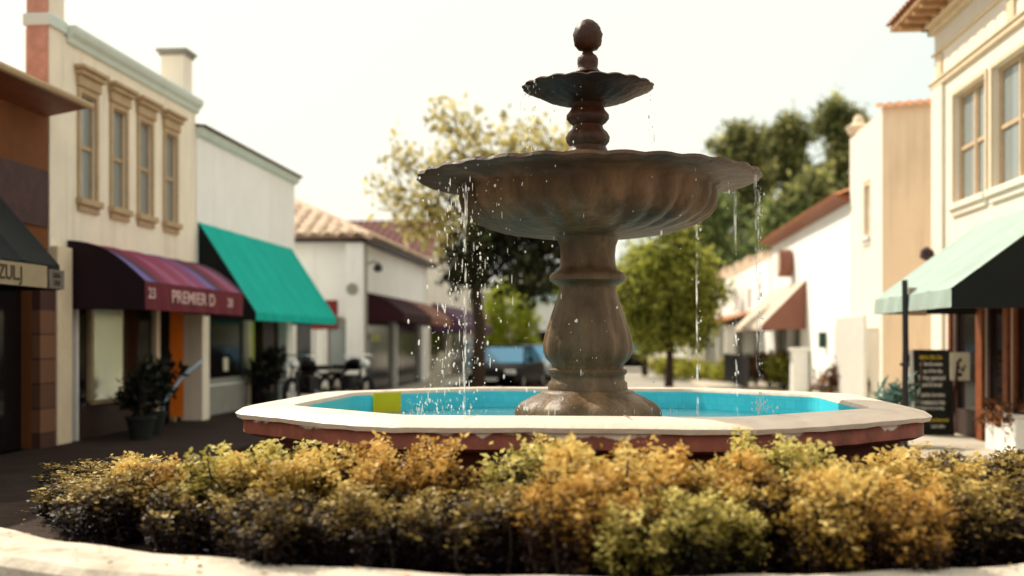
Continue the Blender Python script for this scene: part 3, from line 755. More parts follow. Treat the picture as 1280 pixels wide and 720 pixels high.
def shrub_variant(i, h, w, n=19000):
    r = np.random.default_rng(50 + i); root_pts = []; tn = []
    st_ = MB(); shoots = []
    heads = [(r.uniform(-.8, .8) * w, r.uniform(-.8, .8) * w, r.uniform(.80, 1.0) * h, r.uniform(.28, .42) * w) for _ in range(10)]
    for k in range(90):
        hd = heads[k % 10]; a = r.random() * 2 * PI; q = math.sqrt(r.random()) * hd[3]
        x, y = hd[0] + q * math.cos(a), hd[1] + q * math.sin(a)
        hh = hd[2] * (1 - .30 * (q / hd[3]) ** 2) * r.uniform(.86, 1.08)
        shoots.append((Vector((x * .8, y * .8, .02)), Vector((x, y, hh))))
    for (b, t) in shoots[:34]: st_.tube([b, b.lerp(t, .5) + Vector((r.normal() * .02, r.normal() * .02, 0)), t], [.010, .007, .003], 5)
    per = n // len(shoots)
    for (b, t) in shoots:
        ct = .52 + .34 * r.normal(); L = (t - b); ns = 8
        for q in range(ns):
            f = 1 - (q / ns) * .88; c = b + L * f + Vector(r.normal(size=3)) * .022
            for _ in range(per // ns):
                p = c + Vector((r.normal() * .021, r.normal() * .021, r.normal() * .021))
                root_pts.append(tuple(p)); tn.append(ct + (p.z / h - .70) * 1.9)  # leaves darken downward and brighten upward: shade and sun put into their tint
    return leaf_mesh('foliage', (LM_GOLD2, LM_GOLD, LM_OLIVE)[i % 3], root_pts, .026, .6, .35, 90 + i, tn), st_
VAR = []
for i in range(6):
    me, stb = shrub_variant(i, .60, .36)
    VAR.append((me, stb))
stem_meshes = []
for i, (me, stb) in enumerate(VAR):
    o = stb.build('stem', M_BARK, None); stem_meshes.append(o.data); bpy.data.objects.remove(o)
DARKV = {}
LM_DEEP = leafmat('shade_toned_shrub_leaf', (.010, .004, .004), (.045, .024, .009), (.46, .32, .09), .15)  # mostly near-black leaves, shade of the hedge put into their colour
ORD = ['first', 'second', 'third', 'fourth', 'fifth', 'sixth', 'seventh', 'eighth', 'ninth', 'tenth', 'eleventh', 'twelfth', 'thirteenth', 'fourteenth', 'fifteenth', 'sixteenth', 'seventeenth', 'eighteenth', 'nineteenth', 'twentieth']
rows = []
bk = []
for k, th in enumerate([-74, -63, -52, -42, -34, -26, -18, -10, -2, 6, 14, 22, 30, 38, 47]):
    ztop = .72 + .38 * max(0, math.cos(R(th * 1.2))) ** 1.2
    bk.append((th, 3.72, ztop))
fr = []
for th, rad, ztop in ((-58, 4.0, .72), (-51, 4.1, .78), (-44, 4.1, .84), (-37, 4.15, .88), (-30, 4.15, .90), (-23, 4.2, .89), (-16, 4.2, .88), (-10, 4.15, .95), (-3, 4.3, 1.04), (3, 4.35, .98), (9, 4.3, 1.05), (16, 4.3, .97), (22, 4.2, .90), (28, 4.2, .89), (35, 4.15, .88), (42, 4.0, .86)):
    fr.append((th, rad, ztop))
mid = []
rs = random.Random(21)
def place_shrubs(lst, rowname, row):
    for i, (th, rad, zt) in enumerate(lst):
        th += rs.uniform(-1.5, 1.5); rad += rs.uniform(-.08, .08); zt += rs.uniform(-.03, .04)
        x = FX + rad * math.sin(R(th)) * 1.03; y = FY - rad * math.cos(R(th))
        v = (i * 5 + row * 2) % 6
        look = ('rust-tinged', 'golden-leaved', 'olive-gold')[v % 3]
        t = thing('shrub', f'{look} shrub, {ORD[i]} from the left in the {rowname}', 'shrub', (x, y, .48), rs.uniform(0, 6.3), 'shrubs ringing the fountain')
        s = (zt - .48) / .60; k_ = 1.12 + .12 * (row == 0); t.scale = (k_ * rs.uniform(.95, 1.2), k_ * rs.uniform(.95, 1.2), s)
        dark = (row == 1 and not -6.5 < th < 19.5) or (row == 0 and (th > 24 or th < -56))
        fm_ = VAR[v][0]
        if dark: fm_ = DARKV.setdefault(v, fm_.copy()); fm_.materials[0] = LM_DEEP; t['label'] = f'shade-coloured shrub, {ORD[i]} from the left in the {rowname}'
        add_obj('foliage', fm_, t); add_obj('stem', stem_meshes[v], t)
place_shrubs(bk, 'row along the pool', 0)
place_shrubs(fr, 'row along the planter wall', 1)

r_ = np.random.default_rng(12); pts = []
for _ in range(420):
    a = R(-90 + r_.uniform(-62, 62)); q_ = r_.uniform(-.9, .42); pts.append((FX + (EA + q_) * math.cos(a), FY + (EB + q_) * math.sin(a), (.607 if q_ > .03 else .53) + r_.random() * .01))
fl = leaf_mesh('fallen_leaves', LM_GOLD2, pts, .035, .6, 0, 13, r_.random(420) * .9)
co3 = np.empty(len(fl.vertices) * 3, np.float32); fl.vertices.foreach_get('co', co3); co3 = co3.reshape(-1, 4, 3); b0 = co3[:, :1, 2:3]; co3[:, :, 2:3] = b0 + np.abs(co3[:, :, 2:3] - b0) * .25; fl.vertices.foreach_set('co', co3.ravel())
tag(add_obj('fallen_leaves', fl), 'dry fallen leaves scattered on the planter wall and soil', 'leaves', kind='stuff')
# ================================================================== BUILDINGS, LEFT SIDE
cs = 1 / math.cos(math.atan(SL))
def lenY(a, b): return (b - a) * cs
# --- brown building
Y0 = 9.5; X0 = -8 + SL * Y0; L1 = lenY(Y0, 16.58)
b1 = Bldg('brown_shop_building', 'low brown stucco shop with a clay tile eave and a black awning', 'building', X0, Y0, L1, 7, 5.0, 'L', M_BROWNW,
          ops=[(1.0, 3.4, .5, 2.5), (4.0, 6.6, .14, 2.5)])
b1.part('tile_band', M_MAROONB, [(.003, .03, .05, L1 - .05, 3.25, 4.05)])
b1.part('glazing', M_GLASSSHOP, [(-.16, -.14, 1.0, 3.4, .5, 2.5), (-.16, -.14, 4.0, 6.6, .14, 2.5)])
b1.part('pier', M_BRICKPIER, [(.004, .125, 6.62, L1 - .03, .14, 2.4), (.004, .12, 3.42, 3.98, .14, 2.4)])
rf = MB(); tiles(rf, (.62, -.2, 4.98), (.62, L1 - .06, 4.98), (-2.6, -.2, 5.9), (-2.6, L1 - .06, 5.9), .22, .05, 12); rfo = rf.build('roof', M_TERRACOTTA, b1.root, smooth=True, ang=50)
e = MB(); e.prism_y([(0, 4.82), (.60, 4.93), (.60, 5.02), (0, 5.0)], -.2, L1 - .08); e.build('eave_soffit', M_ORANGEWOOD, b1.root)
gt = MB(); gt.tube([(.66, -.2, 4.96), (.66, L1 - .05, 4.96)], .055, 8); gt.build('gutter', M_TRIMTAN, b1.root, smooth=True)
aw, va = awning(b1, 'awning', .5, lenY(Y0, 14.35), 3.95, 2.26, 1.25, M_BLACKSHADECANVAS, .30)
# fascia sign (a thing fixed to the building's awning: kept as its part)
ys = lenY(Y0, 14.35)
sgn = b1.part('signboard', M_CREAMSIGN, [(1.28, 1.31, .6, ys - .42, 2.27, 2.53)])
text_mesh('AZUL.J', .23, 'lettering', M_LETTERDARK, sgn, (1.314, lenY(Y0, 13.35), 2.40), (0, 1, 0), (0, 0, 1), align='RIGHT')
sg2 = b1.part('signboard', M_GREYSIGN, [(1.28, 1.31, ys - .36, ys + .02, 2.27, 2.50)])
text_mesh('KMG\nUNI', .09, 'lettering', M_LETTERDARK, sg2, (1.314, ys - .17, 2.385), (0, 1, 0), (0, 0, 1))
sg2['label'] = 'small grey signboard'

# --- cream two-storey
Y0 = 16.62; X0 = -8 + SL * Y0; L2 = lenY(16.62, 22.5)
def s2(Y): return lenY(16.62, Y)
wins = [(s2(LY(c)) - .26, s2(LY(c)) + .26) for c in (109, 148, 181, 212.5)]
shop_ops = [(s2(17.18), s2(22.0), .14, 2.35)]
b2 = Bldg('cream_two_storey_building', 'cream two-storey building with four narrow hooded windows and a striped purple awning', 'building', X0, Y0, L2, .36, 6.12, 'L', M_CREAM,
          ops=[(a, b, 3.80, 5.40) for a, b in wins] + shop_ops)
for a, b in wins:
    b2.window(a, b, 3.80, 5.40, M_TRIMTAN, M_GLASSPALE, rail=True, hood=M_TRIMTAN, sill=M_TRIMTAN, trim=.09, inset=.05, fw=.022)
co = MB(); co.prism_y([(.003, 6.03), (.05, 6.05), (.07, 6.12), (.13, 6.18), (.15, 6.24), (.15, 6.30), (-.20, 6.30), (-.20, 6.125), (.003, 6.125)], .50, L2 + .05)
co.build('cornice', M_TRIMPALE, b2.root, bevel=.01)
co = MB(); co.box(-8, -.37, .02, L2 - .02, 0, 4.8); co.build('rear_block', M_CREAM, b2.root)
# recessed shopfront
b2.part('back_wall', M_DARKIN, [(-1.22, -1.2, s2(17.18), s2(22.0), .14, 2.35)])
w = b2.part('display_window', M_TRIMTAN, [(-.10, -.02, s2(18.0), s2(18.06), .70, 2.15), (-.10, -.02, s2(19.13), s2(19.19), .70, 2.15), (-.10, -.02, s2(18.06), s2(19.13), .64, .70), (-.10, -.02, s2(18.06), s2(19.13), 2.15, 2.21)])
b2.part('pane', M_GLASSMIRROR, [(-.03, -.005, s2(18.07), s2(19.12), .71, 2.14)], parent=w)
b2.part('stall_riser', M_DARKWOOD, [(-.12, -.01, s2(17.6), s2(19.9), .14, .62)])
b2.part('dark_glazing', M_GLASSSHOP, [(-.09, -.07, s2(19.25), s2(20.5), .62, 2.3), (-.09, -.07, s2(17.5), s2(17.95), .62, 2.3)])
b2.part('post', M_WHITEPAINT, [(-.02, .05, s2(17.36), s2(17.43), .14, 2.3)])
b2.part('post', M_TRIMCREAM, [(-.10, -.0, s2(20.55), s2(20.72), .14, 2.3)])
b2.part('post', M_TRIMTAN, [(-.10, -.0, s2(21.42), s2(21.5), .14, 2.3)])
b2.part('pilaster', M_TRIMCREAM, [(.004, .12, .0, .46, .14, 3.0)], bevel=.01)
b2.part('pilaster', M_CREAM, [(.004, .42, s2(21.72), s2(22.1), .14, 2.35)], bevel=.01)
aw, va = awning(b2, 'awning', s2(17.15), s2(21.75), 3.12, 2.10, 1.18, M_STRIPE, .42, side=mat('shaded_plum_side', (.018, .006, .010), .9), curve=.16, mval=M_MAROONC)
yc = (.22 + s2(21.75)) / 2 + .3
text_mesh('PREMIER D', .28, 'lettering', M_LETTERPINK, va, (1.205, s2(19.15), 2.32), (0, 1, 0), (0, 0, 1), sx=1.5)
text_mesh('23', .22, 'lettering', M_LETTERPINK, va, (1.205, s2(17.38), 2.34), (0, 1, 0), (0, 0, 1), sx=1.3)
text_mesh('28', .22, 'lettering', M_LETTERPINK, va, (1.205, s2(20.95), 2.31), (0, 1, 0), (0, 0, 1), sx=1.3)
# chimneys
ch = MB(); ch.box(-.34, .0, .0, .46, 6.122, 8.4); c0 = ch.build('chimney', M_CREAM, b2.root, bevel=.01)
ch = MB(); ch.box(-.33, -.02, -.03, -.002, 4.9, 8.38); ch.build('brick_face', M_BRICKP, c0)
ch = MB(); ch.box(-.38, .04, -.06, .49, 6.15, 6.33); ch.build('chimney_band', M_TRIMPALE, c0, bevel=.02)
ch = MB(); ch.box(-.50, -.04, L2 - .50, L2 - .06, 6.13, 7.12); c1 = ch.build('chimney', M_WHITE2, b2.root, bevel=.015); c1['label'] = 'cream stucco chimney at the far end'
ch = MB(); ch.box(-.57, .03, L2 - .57, L2 + .01, 7.122, 7.18); ch.box(-.53, -.01, L2 - .53, L2 - .03, 7.06, 7.121); ch.build('chimney_cap', M_GREYPAINT, c1)

# --- white building with teal awning
Y0 = 22.55; X0 = -8 + SL * Y0; L3 = lenY(22.55, 29.6)
def s3(Y): return lenY(22.55, Y)
b3 = Bldg('white_awning_building', 'plain white stucco building with a big teal awning', 'building', X0, Y0, L3, 9, 5.72, 'L', M_WHITE,
          ops=[(s3(23.0), s3(25.6), .75, 2.3), (s3(25.9), s3(28.9), .14, 2.3)])
co = MB(); co.prism_y([(.003, 5.60), (.10, 5.66), (.14, 5.78), (-.3, 5.78), (-.3, 5.725), (.003, 5.725)], -.05, L3 + .06); co.build('cornice', M_TRIMPALE, b3.root)
co = MB(); co.prism_y([(.20, 5.785), (.20, 5.83), (-1.2, 6.0), (-1.2, 5.785)], -.04, L3 + .08); co.build('roof_edge', M_DARKWOOD, b3.root)
b3.window(s3(23.0), s3(25.6), .75, 2.3, M_GREYPAINT, M_GLASSSHOP, mull=0, rail=False, inset=.02, fw=.12)
b3.part('stall_riser', M_GREYPAINT, [(.003, .05, s3(22.9), s3(25.7), .14, .72)])
b3.part('notice', M_POSTER, [(-.03, -.02, s3(24.2), s3(24.5), 1.0, 1.28)])
b3.part('post', M_TRIMCREAM, [(-.0, .06, s3(25.62), s3(25.8), .14, 2.3)])
b3.part('door', M_DARKWOOD, [(-.20, -.12, s3(27.2), s3(28.2), .14, 2.25)])
b3.part('lime_screen', M_LIMEWALL, [(-.20, -.14, s3(26.0), s3(26.7), 1.15, 2.15)])
b3.part('pier', M_DARKWOOD, [(-.2, .03, s3(26.8), s3(27.1), .14, 2.28)])
awning(b3, 'awning', s3(22.62), s3(29.3), 3.95, 2.03, 1.15, M_TEAL, .16, side=M_BLACKSHADECANVAS)  # end panels in black, their shade put into the canvas colour

# --- white building with hipped tile roof, standing forward
Y0 = 32.0; X0 = -6.85 + SL * Y0; L4 = lenY(32, 43.4)
b4 = Bldg('tile_roofed_corner_building', 'white corner building under a hipped clay tile roof with maroon awning', 'building', X0, Y0, L4, 9, 4.45, 'L', M_WHITE,
          ops=[(.6, 5.6, .14, 2.75), (5.75, 10.8, .14, 2.75)], nearops=[(.22, .92, .14, 2.3), (1.25, 2.35, .14, 2.2)])
H = 4.45; o_ = .35; D = 9; rh = 6.05
rf = MB()
tiles(rf, (-D, -o_, H), (o_, -o_, H), (-D, 3.2, rh), (-3.2, 3.2, rh), .40, .16, 10)
tiles(rf, (o_, -o_, H), (o_, L4 + o_, H), (-3.2, 3.2, rh), (-3.2, L4 - 3.2, rh), .40, .16, 10)
tiles(rf, (o_, L4 + o_, H), (-D, L4 + o_, H), (-3.2, L4 - 3.2, rh), (-D, L4 - 3.2, rh), .26, .07, 6)
rf.build('roof', M_TERRAPALE, b4.root, smooth=True, ang=50)
M_CHANNEL = mat('shadowed_tile_channel', (.16, .085, .05), .9)  # flat dark sheet between tile crests, painting the shade of the troughs
ul = MB(); dz = .10
ul.quad((-D, -o_, H + dz), (o_, -o_, H + dz), (-3.2, 3.2, rh + dz), (-D, 3.2, rh + dz)); ul.quad((o_, -o_, H + dz), (o_, L4 + o_, H + dz), (-3.2, L4 - 3.2, rh + dz), (-3.2, 3.2, rh + dz)); ul.build('roof_trough_shade', M_CHANNEL, b4.root)
rd = MB(); rd.tube([(o_, -o_, H + .04), (-3.2, 3.2, rh + .05)], .10, 8); rd.tube([(-3.2, 3.2, rh + .05), (-D, 3.2, rh + .05)], .10, 8); rd.tube([(-3.2, 3.2, rh + .05), (-3.2, L4 - 3.2, rh + .05)], .10, 8); rd.build('ridge_cap', M_TERRAPALE, b4.root, smooth=True)
ev = MB(); ev.box(-D, o_ - .02, -o_ + .02, L4 + o_ - .02, H - .10, H - .005); ev.build('eave_soffit', M_DARKWOOD, b4.root)
b4.part('corner_pier', M_WHITE, [(-.34, .12, -.22, .22, .14, 4.33)], bevel=.02)
b4.part('downpipe', M_GREYPAINT, [(.125, .19, .06, .13, .14, 4.3)])
b4.part('red_panel', M_REDPANEL, [(-1.35, -.62, -.03, -.004, 1.95, 2.75)])
# arched door frame
ar = MB(); 
for k in range(12):
    a0, a1 = PI * k / 12, PI * (k + 1) / 12
    for (r0, r1) in ((.33, .46),):
        ar.quad(*[(-.57 + q * math.cos(t), -.02, 1.95 + q * math.sin(t)) for q, t in ((r0, a0), (r1, a0), (r1, a1), (r0, a1))])
ar.box(-1.03, -.90, -.03, -.004, .14, 1.95); ar.build('door_arch', M_WHITEPAINT, b4.root)
dw = MB(); dw.box(-.90, -.24, .02, .06, .14, 2.25); dd = dw.build('door', M_GREYPAINT, b4.root)
dw = MB(); dw.box(-.82, -.32, .0, .018, .9, 1.95); dw.build('door_pane', M_GLASSPALE, dd)
wf = MB(); wf.box(-2.32, -2.25, -.02, .05, .85, 2.2); wf.box(-1.35, -1.28, -.02, .05, .85, 2.2); wf.box(-2.32, -1.28, -.02, .05, 2.2, 2.3); wf.box(-1.84, -1.79, -.0, .05, .9, 2.2); wf.box(-2.32, -1.28, -.05, .05, .8, .87)
wo_ = wf.build('window', M_WHITEPAINT, b4.root); wp = MB(); wp.box(-2.25, -1.35, .06, .08, .9, 2.2); wp.build('pane', M_GLASS, wo_)
# round wall disc and lamp
dm = MB(); dm.tube([(-.16, -.222, 3.05), (-.16, -.26, 3.05)], .16, 20); dm.build('round_plaque', M_GREYPAINT, b4.root, smooth=True)
lp = MB(); lp.tube([(.12, .3, 3.75), (.34, .3, 3.85), (.45, .3, 3.75)], .02, 6); lpo = lp.build('wall_lamp', M_BLACKMETAL, b4.root); lp = MB(); lp.lathe([(.03, .14), (.13, .02), (.12, -.08), (.04, -.12)], 12, c=(.45, .3, 3.66)); lp.build('lamp_shade', M_BLACKMETAL, lpo, smooth=True)
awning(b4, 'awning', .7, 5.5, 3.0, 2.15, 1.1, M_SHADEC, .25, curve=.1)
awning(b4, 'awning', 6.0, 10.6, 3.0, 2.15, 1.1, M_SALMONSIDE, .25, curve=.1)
b4.part('shop_glazing', M_GLASSSHOP, [(-.16, -.14, .6, 5.6, .14, 2.75), (-.16, -.14, 5.75, 10.8, .14, 2.75)])
b4.part('lime_sign', M_LIMEWALL, [(.003, .03, 1.6, 2.6, 1.62, 1.82)])  # plain lime board on the wall

# --- maroon-roofed building further on
Y0 = 43.6; X0 = -6.85 + SL * Y0; L5 = lenY(43.6, 57)
b5 = Bldg('maroon_roofed_building', 'shop with a steep dark maroon roof and plum awning', 'building', X0, Y0, L5, 9, 4.7, 'L', M_WHITE2, ops=[(1, 6, .14, 2.3), (7, 12.5, .14, 2.3)])
rf = MB(); tiles(rf, (-9, -.3, 4.7), (.3, -.3, 4.7), (-9, 4.5, 6.6), (-.1, 4.5, 6.6), .3, .05, 10); tiles(rf, (.3, L5, 4.7), (-9, L5, 4.7), (-.1, 4.5, 6.6), (-9, 4.5, 6.6), .3, .05, 8)
rf.build('roof', M_MAROONROOF, b5.root, smooth=True, ang=50)
gb = MB(); gb.quad((-.02, 0, 4.7), (-.02, L5, 4.7), (-.1, 4.5, 6.55)); gb.build('gable', M_WHITE2, b5.root)
awning(b5, 'awning', 1.5, 12, 3.1, 1.95, 1.3, M_PLUMC, .3)
b5.part('shop_glazing', M_GLASSSHOP, [(-.16, -.14, 1, 6, .14, 2.3), (-.16, -.14, 7, 12.5, .14, 2.3)])
Y0 = 59.0; X0 = -6.85 + SL * Y0
b6 = Bldg('low_grey_building', 'low grey building at the far end of the shaded side', 'building', X0, Y0, 24, 9, 4.2, 'L', M_GREYPAINT, ops=[(1, 5, .14, 2.3), (8, 13, .14, 2.3)])
b6.part('parapet', M_WHITE2, [(-.3, .06, -.02, 24.02, 4.2, 4.45)])
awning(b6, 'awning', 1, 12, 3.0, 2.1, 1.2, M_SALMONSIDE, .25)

# ================================================================== BUILDINGS, RIGHT SIDE (origin at near street corner, street is -x)
Yn = 12.0; X0 = 5.63 + SL * Yn
def r1(Y): return lenY(Yn, Y)
LR1 = r1(20.0)
w1 = (r1(17.25), r1(18.85)); w2 = (r1(15.2), r1(16.95))
R1 = Bldg('corner_shop_building', 'tall cream two-storey corner shop with paired tan windows and pale green awning', 'building', X0, Yn, LR1, 8, 7.1, 'R', M_WHITE2,
          ops=[(w1[0], w1[1], 3.85, 5.62), (w2[0], w2[1], 3.85, 5.62), (r1(13.2), r1(14.6), .14, 2.5), (r1(15.0), r1(16.2), .5, 2.5), (r1(16.4), r1(17.3), .14, 2.5), (r1(17.6), r1(18.9), .14, 2.5)])
M_R1FRAME = mat('sunlit_tan_frame', (.60, .44, .28), .75, .12, 5)
for (a, b) in (w1, w2):
    R1.window(a, b, 3.85, 5.62, M_R1FRAME, M_GLASSPALE, mull=1, rail=True, trim=.06, sill=M_WHITE2, inset=.10, fw=.06)
co = MB(); 
for (z0, z1, p) in ((5.95, 6.03, .06), (6.03, 6.07, .09), (6.52, 6.56, .05), (6.9, 7.0, .10), (7.0, 7.1, .18)):
    co.box(-p, -.002, -.1, LR1 + p, z0, z1)
    co.box(-p, 2, LR1 + .002, LR1 + p, z0, z1)
co.build('string_course', M_TRIMCREAM, R1.root, bevel=.01)
co = MB(); 
for y in (LR1 - .5, LR1 - 4.0): co.box(-.035, -.002, y, y + .28, 6.12, 6.48)
co.build('frieze_panel', M_TRIMCREAM, R1.root)
sf = MB(); sf.box(-.62, .0, -.2, LR1 + .55, 7.11, 7.19); sf.box(0.001, 4, LR1, LR1 + .55, 7.11, 7.19); sf.build('eave_soffit', M_EAVEWOOD, R1.root)
for k in range(8, int((LR1 + .6) / .45)):
    y = -.1 + k * .45; rt = MB(); rt.box(-.58, -.19, y, y + .09, 7.02, 7.108); rt.build('rafter_tail', M_EAVEWOOD, R1.root)
rf = MB(); tiles(rf, (-.68, -.2, 7.2), (-.68, LR1 + .6, 7.2), (3, -.2, 8.4), (3, LR1 + .6, 8.4), .22, .055, 12); rf.build('roof', M_TERRACOTTA, R1.root, smooth=True, ang=50)
R1.part('corner_pilaster', M_WHITE2, [(.003, .06, LR1 - .62, LR1, .14, 5.94)], bevel=.008)
# wooden shopfront under the awning
def wood_door(y0, y1, label=None, m=M_ORANGEWOOD, gl=M_GLASSSHOP, zb=.14):
    d = R1.part('shop_door', m, [(-.12, -.02, y0, y0 + .12, zb, 2.5), (-.12, -.02, y1 - .12, y1, zb, 2.5), (-.12, -.02, y0 + .12, y1 - .12, zb, .55), (-.12, -.02, y0 + .12, y1 - .12, 2.32, 2.5)])
    R1.part('door_pane', gl, [(-.09, -.06, y0 + .12, y1 - .12, .55, 2.32)], parent=d)
    h = MB(); h.tube([(.04, y0 + .17, 1.0), (-.02, y0 + .17, 1.0), (-.02, y0 + .17, 1.3), (.04, y0 + .17, 1.3)], .012, 6); h.build('handle', M_CHROME, d)
    return d
wood_door(r1(13.2), r1(14.6)); wood_door(r1(16.4), r1(17.3), m=M_DARKWOOD); wood_door(r1(17.6), r1(18.9), m=M_DARKWOOD); 
R1.window(r1(15.0), r1(16.2), .5, 2.5, M_ORANGEWOOD, M_GLASSSHOP, mull=1, rail=False, inset=.04, fw=.1)
R1.part('post', M_ORANGEWOOD, [(.003, .06, r1(18.9), r1(19.02), .14, 2.45), (.003, .06, r1(17.3), r1(17.58), .14, 2.45), (.003, .06, r1(16.2), r1(16.38), .14, 2.45)])
awning(R1, 'awning', r1(13.6), r1(17.55), 3.42, 2.04, 1.55, M_GREEN, .22, side=M_BLACKSHADECANVAS)  # black end panels paint the shade on the side turned from the sun
wl = MB(); wl.lathe([(.02, .1), (.1, .04), (.12, -.08), (.03, -.14)], 12, c=(-.16, LR1 - .1, 3.15)); wl.build('wall_lamp', M_DARKWOOD, R1.root, smooth=True)

# --- narrow tower building
Yn = 23.7; X0 = 5.63 + SL * Yn; LR2 = lenY(23.7, 26.85)
R2 = Bldg('narrow_tower_building', 'narrow tan tower-like building with a bare side wall and tile coping', 'building', X0, Yn, LR2, 5, 6.35, 'R', M_TANW,
          ops=[(1.15, 1.65, 3.9, 5.0)])
R2.window(1.15, 1.65, 3.9, 5.0, M_WHITEPAINT, M_GLASSPALE, trim=.06, inset=.06, fw=.05, sill=M_WHITEPAINT)
cp = MB(); tiles(cp, (-.12, -.12, 6.36), (4.5, -.12, 6.72), (-.12, .25, 6.50), (4.5, .25, 6.86), .2, .04, 2); cp.build('tile_coping', M_TERRACOTTA, R2.root, smooth=True, ang=50)
cp = MB(); cp.prism_y([(0, 6.35), (4.6, 6.35), (4.6, 6.80), (0, 6.42)], -.0, .22); cp.build('parapet', M_TANW, R2.root)
R2.part('facade_render', M_WHITE2, [(.004, .03, .0, 1.05, .14, 6.3), (.004, .03, 1.78, LR2, .14, 6.3), (.004, .03, 1.05, 1.78, .14, 3.65), (.004, .03, 1.05, 1.78, 5.1, 6.3)])
cp = MB(); cp.lathe([(.22, 6.352), (.26, 6.45), (.30, 6.52), (.14, 6.60), (.10, 6.75), (.03, 6.8)], 14, c=(.1, LR2 - .3, 0)); cp.build('parapet_finial', M_TANW, R2.root, smooth=True)

# --- white building with tile eave and salmon awning
Yn = 26.9; X0 = 5.63 + SL * Yn; LR3 = lenY(26.9, 39.9)
R3 = Bldg('white_tile_eave_building', 'long white building with an orange tile eave and salmon awning', 'building', X0, Yn, LR3, 8, 5.0, 'R', M_WHITE,
          ops=[(7.0, 9.0, .14, 2.3), (9.6, 12.4, .5, 2.3), (1.1, 1.9, .6, 2.0)])
rf = MB(); tiles(rf, (-.35, -.05, 5.02), (-.35, LR3 + .2, 5.02), (3.5, -.05, 6.3), (3.5, LR3 + .2, 6.3), .24, .06, 10); rf.build('roof', M_TERRACOTTA, R3.root, smooth=True, ang=50)
ev = MB(); ev.prism_y([(0, 4.86), (-.33, 4.97), (-.33, 5.04), (0, 5.0)], -.04, LR3 + .2); ev.build('eave_soffit', M_ORANGEWOOD, R3.root)
R3.part('shop_glazing', M_GLASSSHOP, [(-.16, -.14, 7.0, 9.0, .14, 2.3), (-.16, -.14, 9.6, 12.4, .5, 2.3), (-.16, -.14, 1.1, 1.9, .6, 2.0)])
awning(R3, 'awning', 6.0, 12.8, 3.35, 1.95, 1.25, M_SALMON, .12, side=M_SALMONSIDE)  # browner end panels have their shade mixed into the salmon
R3.part('meter_box', mat('green_box', (.02, .06, .04), .6), [(.003, .16, 3.0, 3.25, 1.45, 1.85)])
rs_ = MB(); rs_.tube([(-.05, 8.6, 4.0), (-.42, 8.6, 4.0)], .42, 24); rso = rs_.build('round_sign', M_SALMONSIDE, R3.root, smooth=True); rs_ = MB(); rs_.tube([(-.424, 8.6, 4.0), (-.43, 8.6, 4.0)], .36, 24); rs_.build('sign_face', M_SALMON, rso)
# --- further white building with ragged parapet
Yn = 40.3; X0 = 5.63 + SL * Yn; LR4 = lenY(40.3, 63)
R4 = Bldg('ragged_parapet_building', 'white building with broken tile parapet behind a columned porch', 'building', X0, Yn, LR4, 8, 4.5, 'R', M_WHITE,
          ops=[(3, 5, .14, 2.2), (8, 11, .14, 2.2), (14, 17, .14, 2.2), (5.5, 6.4, 2.9, 3.7), (10, 11, 2.9, 3.7)])
pp = MB(); rr = random.Random(4); y = 0
while y < LR4 - .8:
    w_ = rr.uniform(.5, 1.4); pp.box(.0, .35, y, y + w_, 4.5, 4.6 + rr.uniform(0, .35) + .018 * y); y += w_
pp.build('parapet', M_TERRAPALE, R4.root, bevel=.02)
R4.part('shop_glazing', M_GLASSSHOP, [(-.16, -.14, 3, 5, .14, 2.2), (-.16, -.14, 8, 11, .14, 2.2), (-.16, -.14, 14, 17, .14, 2.2), (-.16, -.14, 5.5, 6.4, 2.9, 3.7), (-.16, -.14, 10, 11, 2.9, 3.7)])
porch = thing('columned_porch', 'low tile-roofed porch on white columns along the far sunlit side', 'porch', (4.43 + SL * 42.5, 42.5, 0), ROT)
pr_ = MB(); tiles(pr_, (-.25, -.3, 2.35), (-.25, 20, 2.35), (1.15, -.3, 2.75), (1.15, 20, 2.75), .25, .05, 4); pr_.build('porch_roof', M_TERRACOTTA, porch, smooth=True)
pr_ = MB(); pr_.box(-.2, 1.1, -.25, 19.9, 2.2, 2.33); pr_.build('beam', M_DARKWOOD, porch)
for k in range(7):
    c_ = MB(); y = .2 + k * 3.2; c_.box(-.12, .22, y - .17, y + .17, .3, 2.1); c_.box(-.17, .27, y - .22, y + .22, .14, .3); c_.box(-.17, .27, y - .22, y + .22, 2.1, 2.2); c_.build('column', M_WHITEPAINT, porch, bevel=.01)
Yn = 66; X0 = 5.63 + SL * Yn
R5 = Bldg('far_white_building', 'distant low white building with dark doorways past the columned porch', 'building', X0, Yn, 30, 8, 4.0, 'R', M_WHITE, ops=[(k * 4 + 1, k * 4 + 3, .14, 2.4) for k in range(7)])
R5.part('parapet', M_TERRACOTTA, [(-.3, .1, -.02, 30, 4.0, 4.2)])

b7 = Bldg('far_gable_building', 'distant small white house closing the street beside the lime-green trees', 'building', PX(706, 84), 84, 6, 3.6, 4.4, 'L', M_WHITE, ops=[(1, 2, 1, 2)], nearops=[(1.2, 2.2, .14, 2.3)])
rf = MB(); rf.prism_y([(.3, 4.4), (-1.8, 5.6), (-3.9, 4.4)], -.3, 6.3); rf.build('roof', M_GREEN, b7.root)
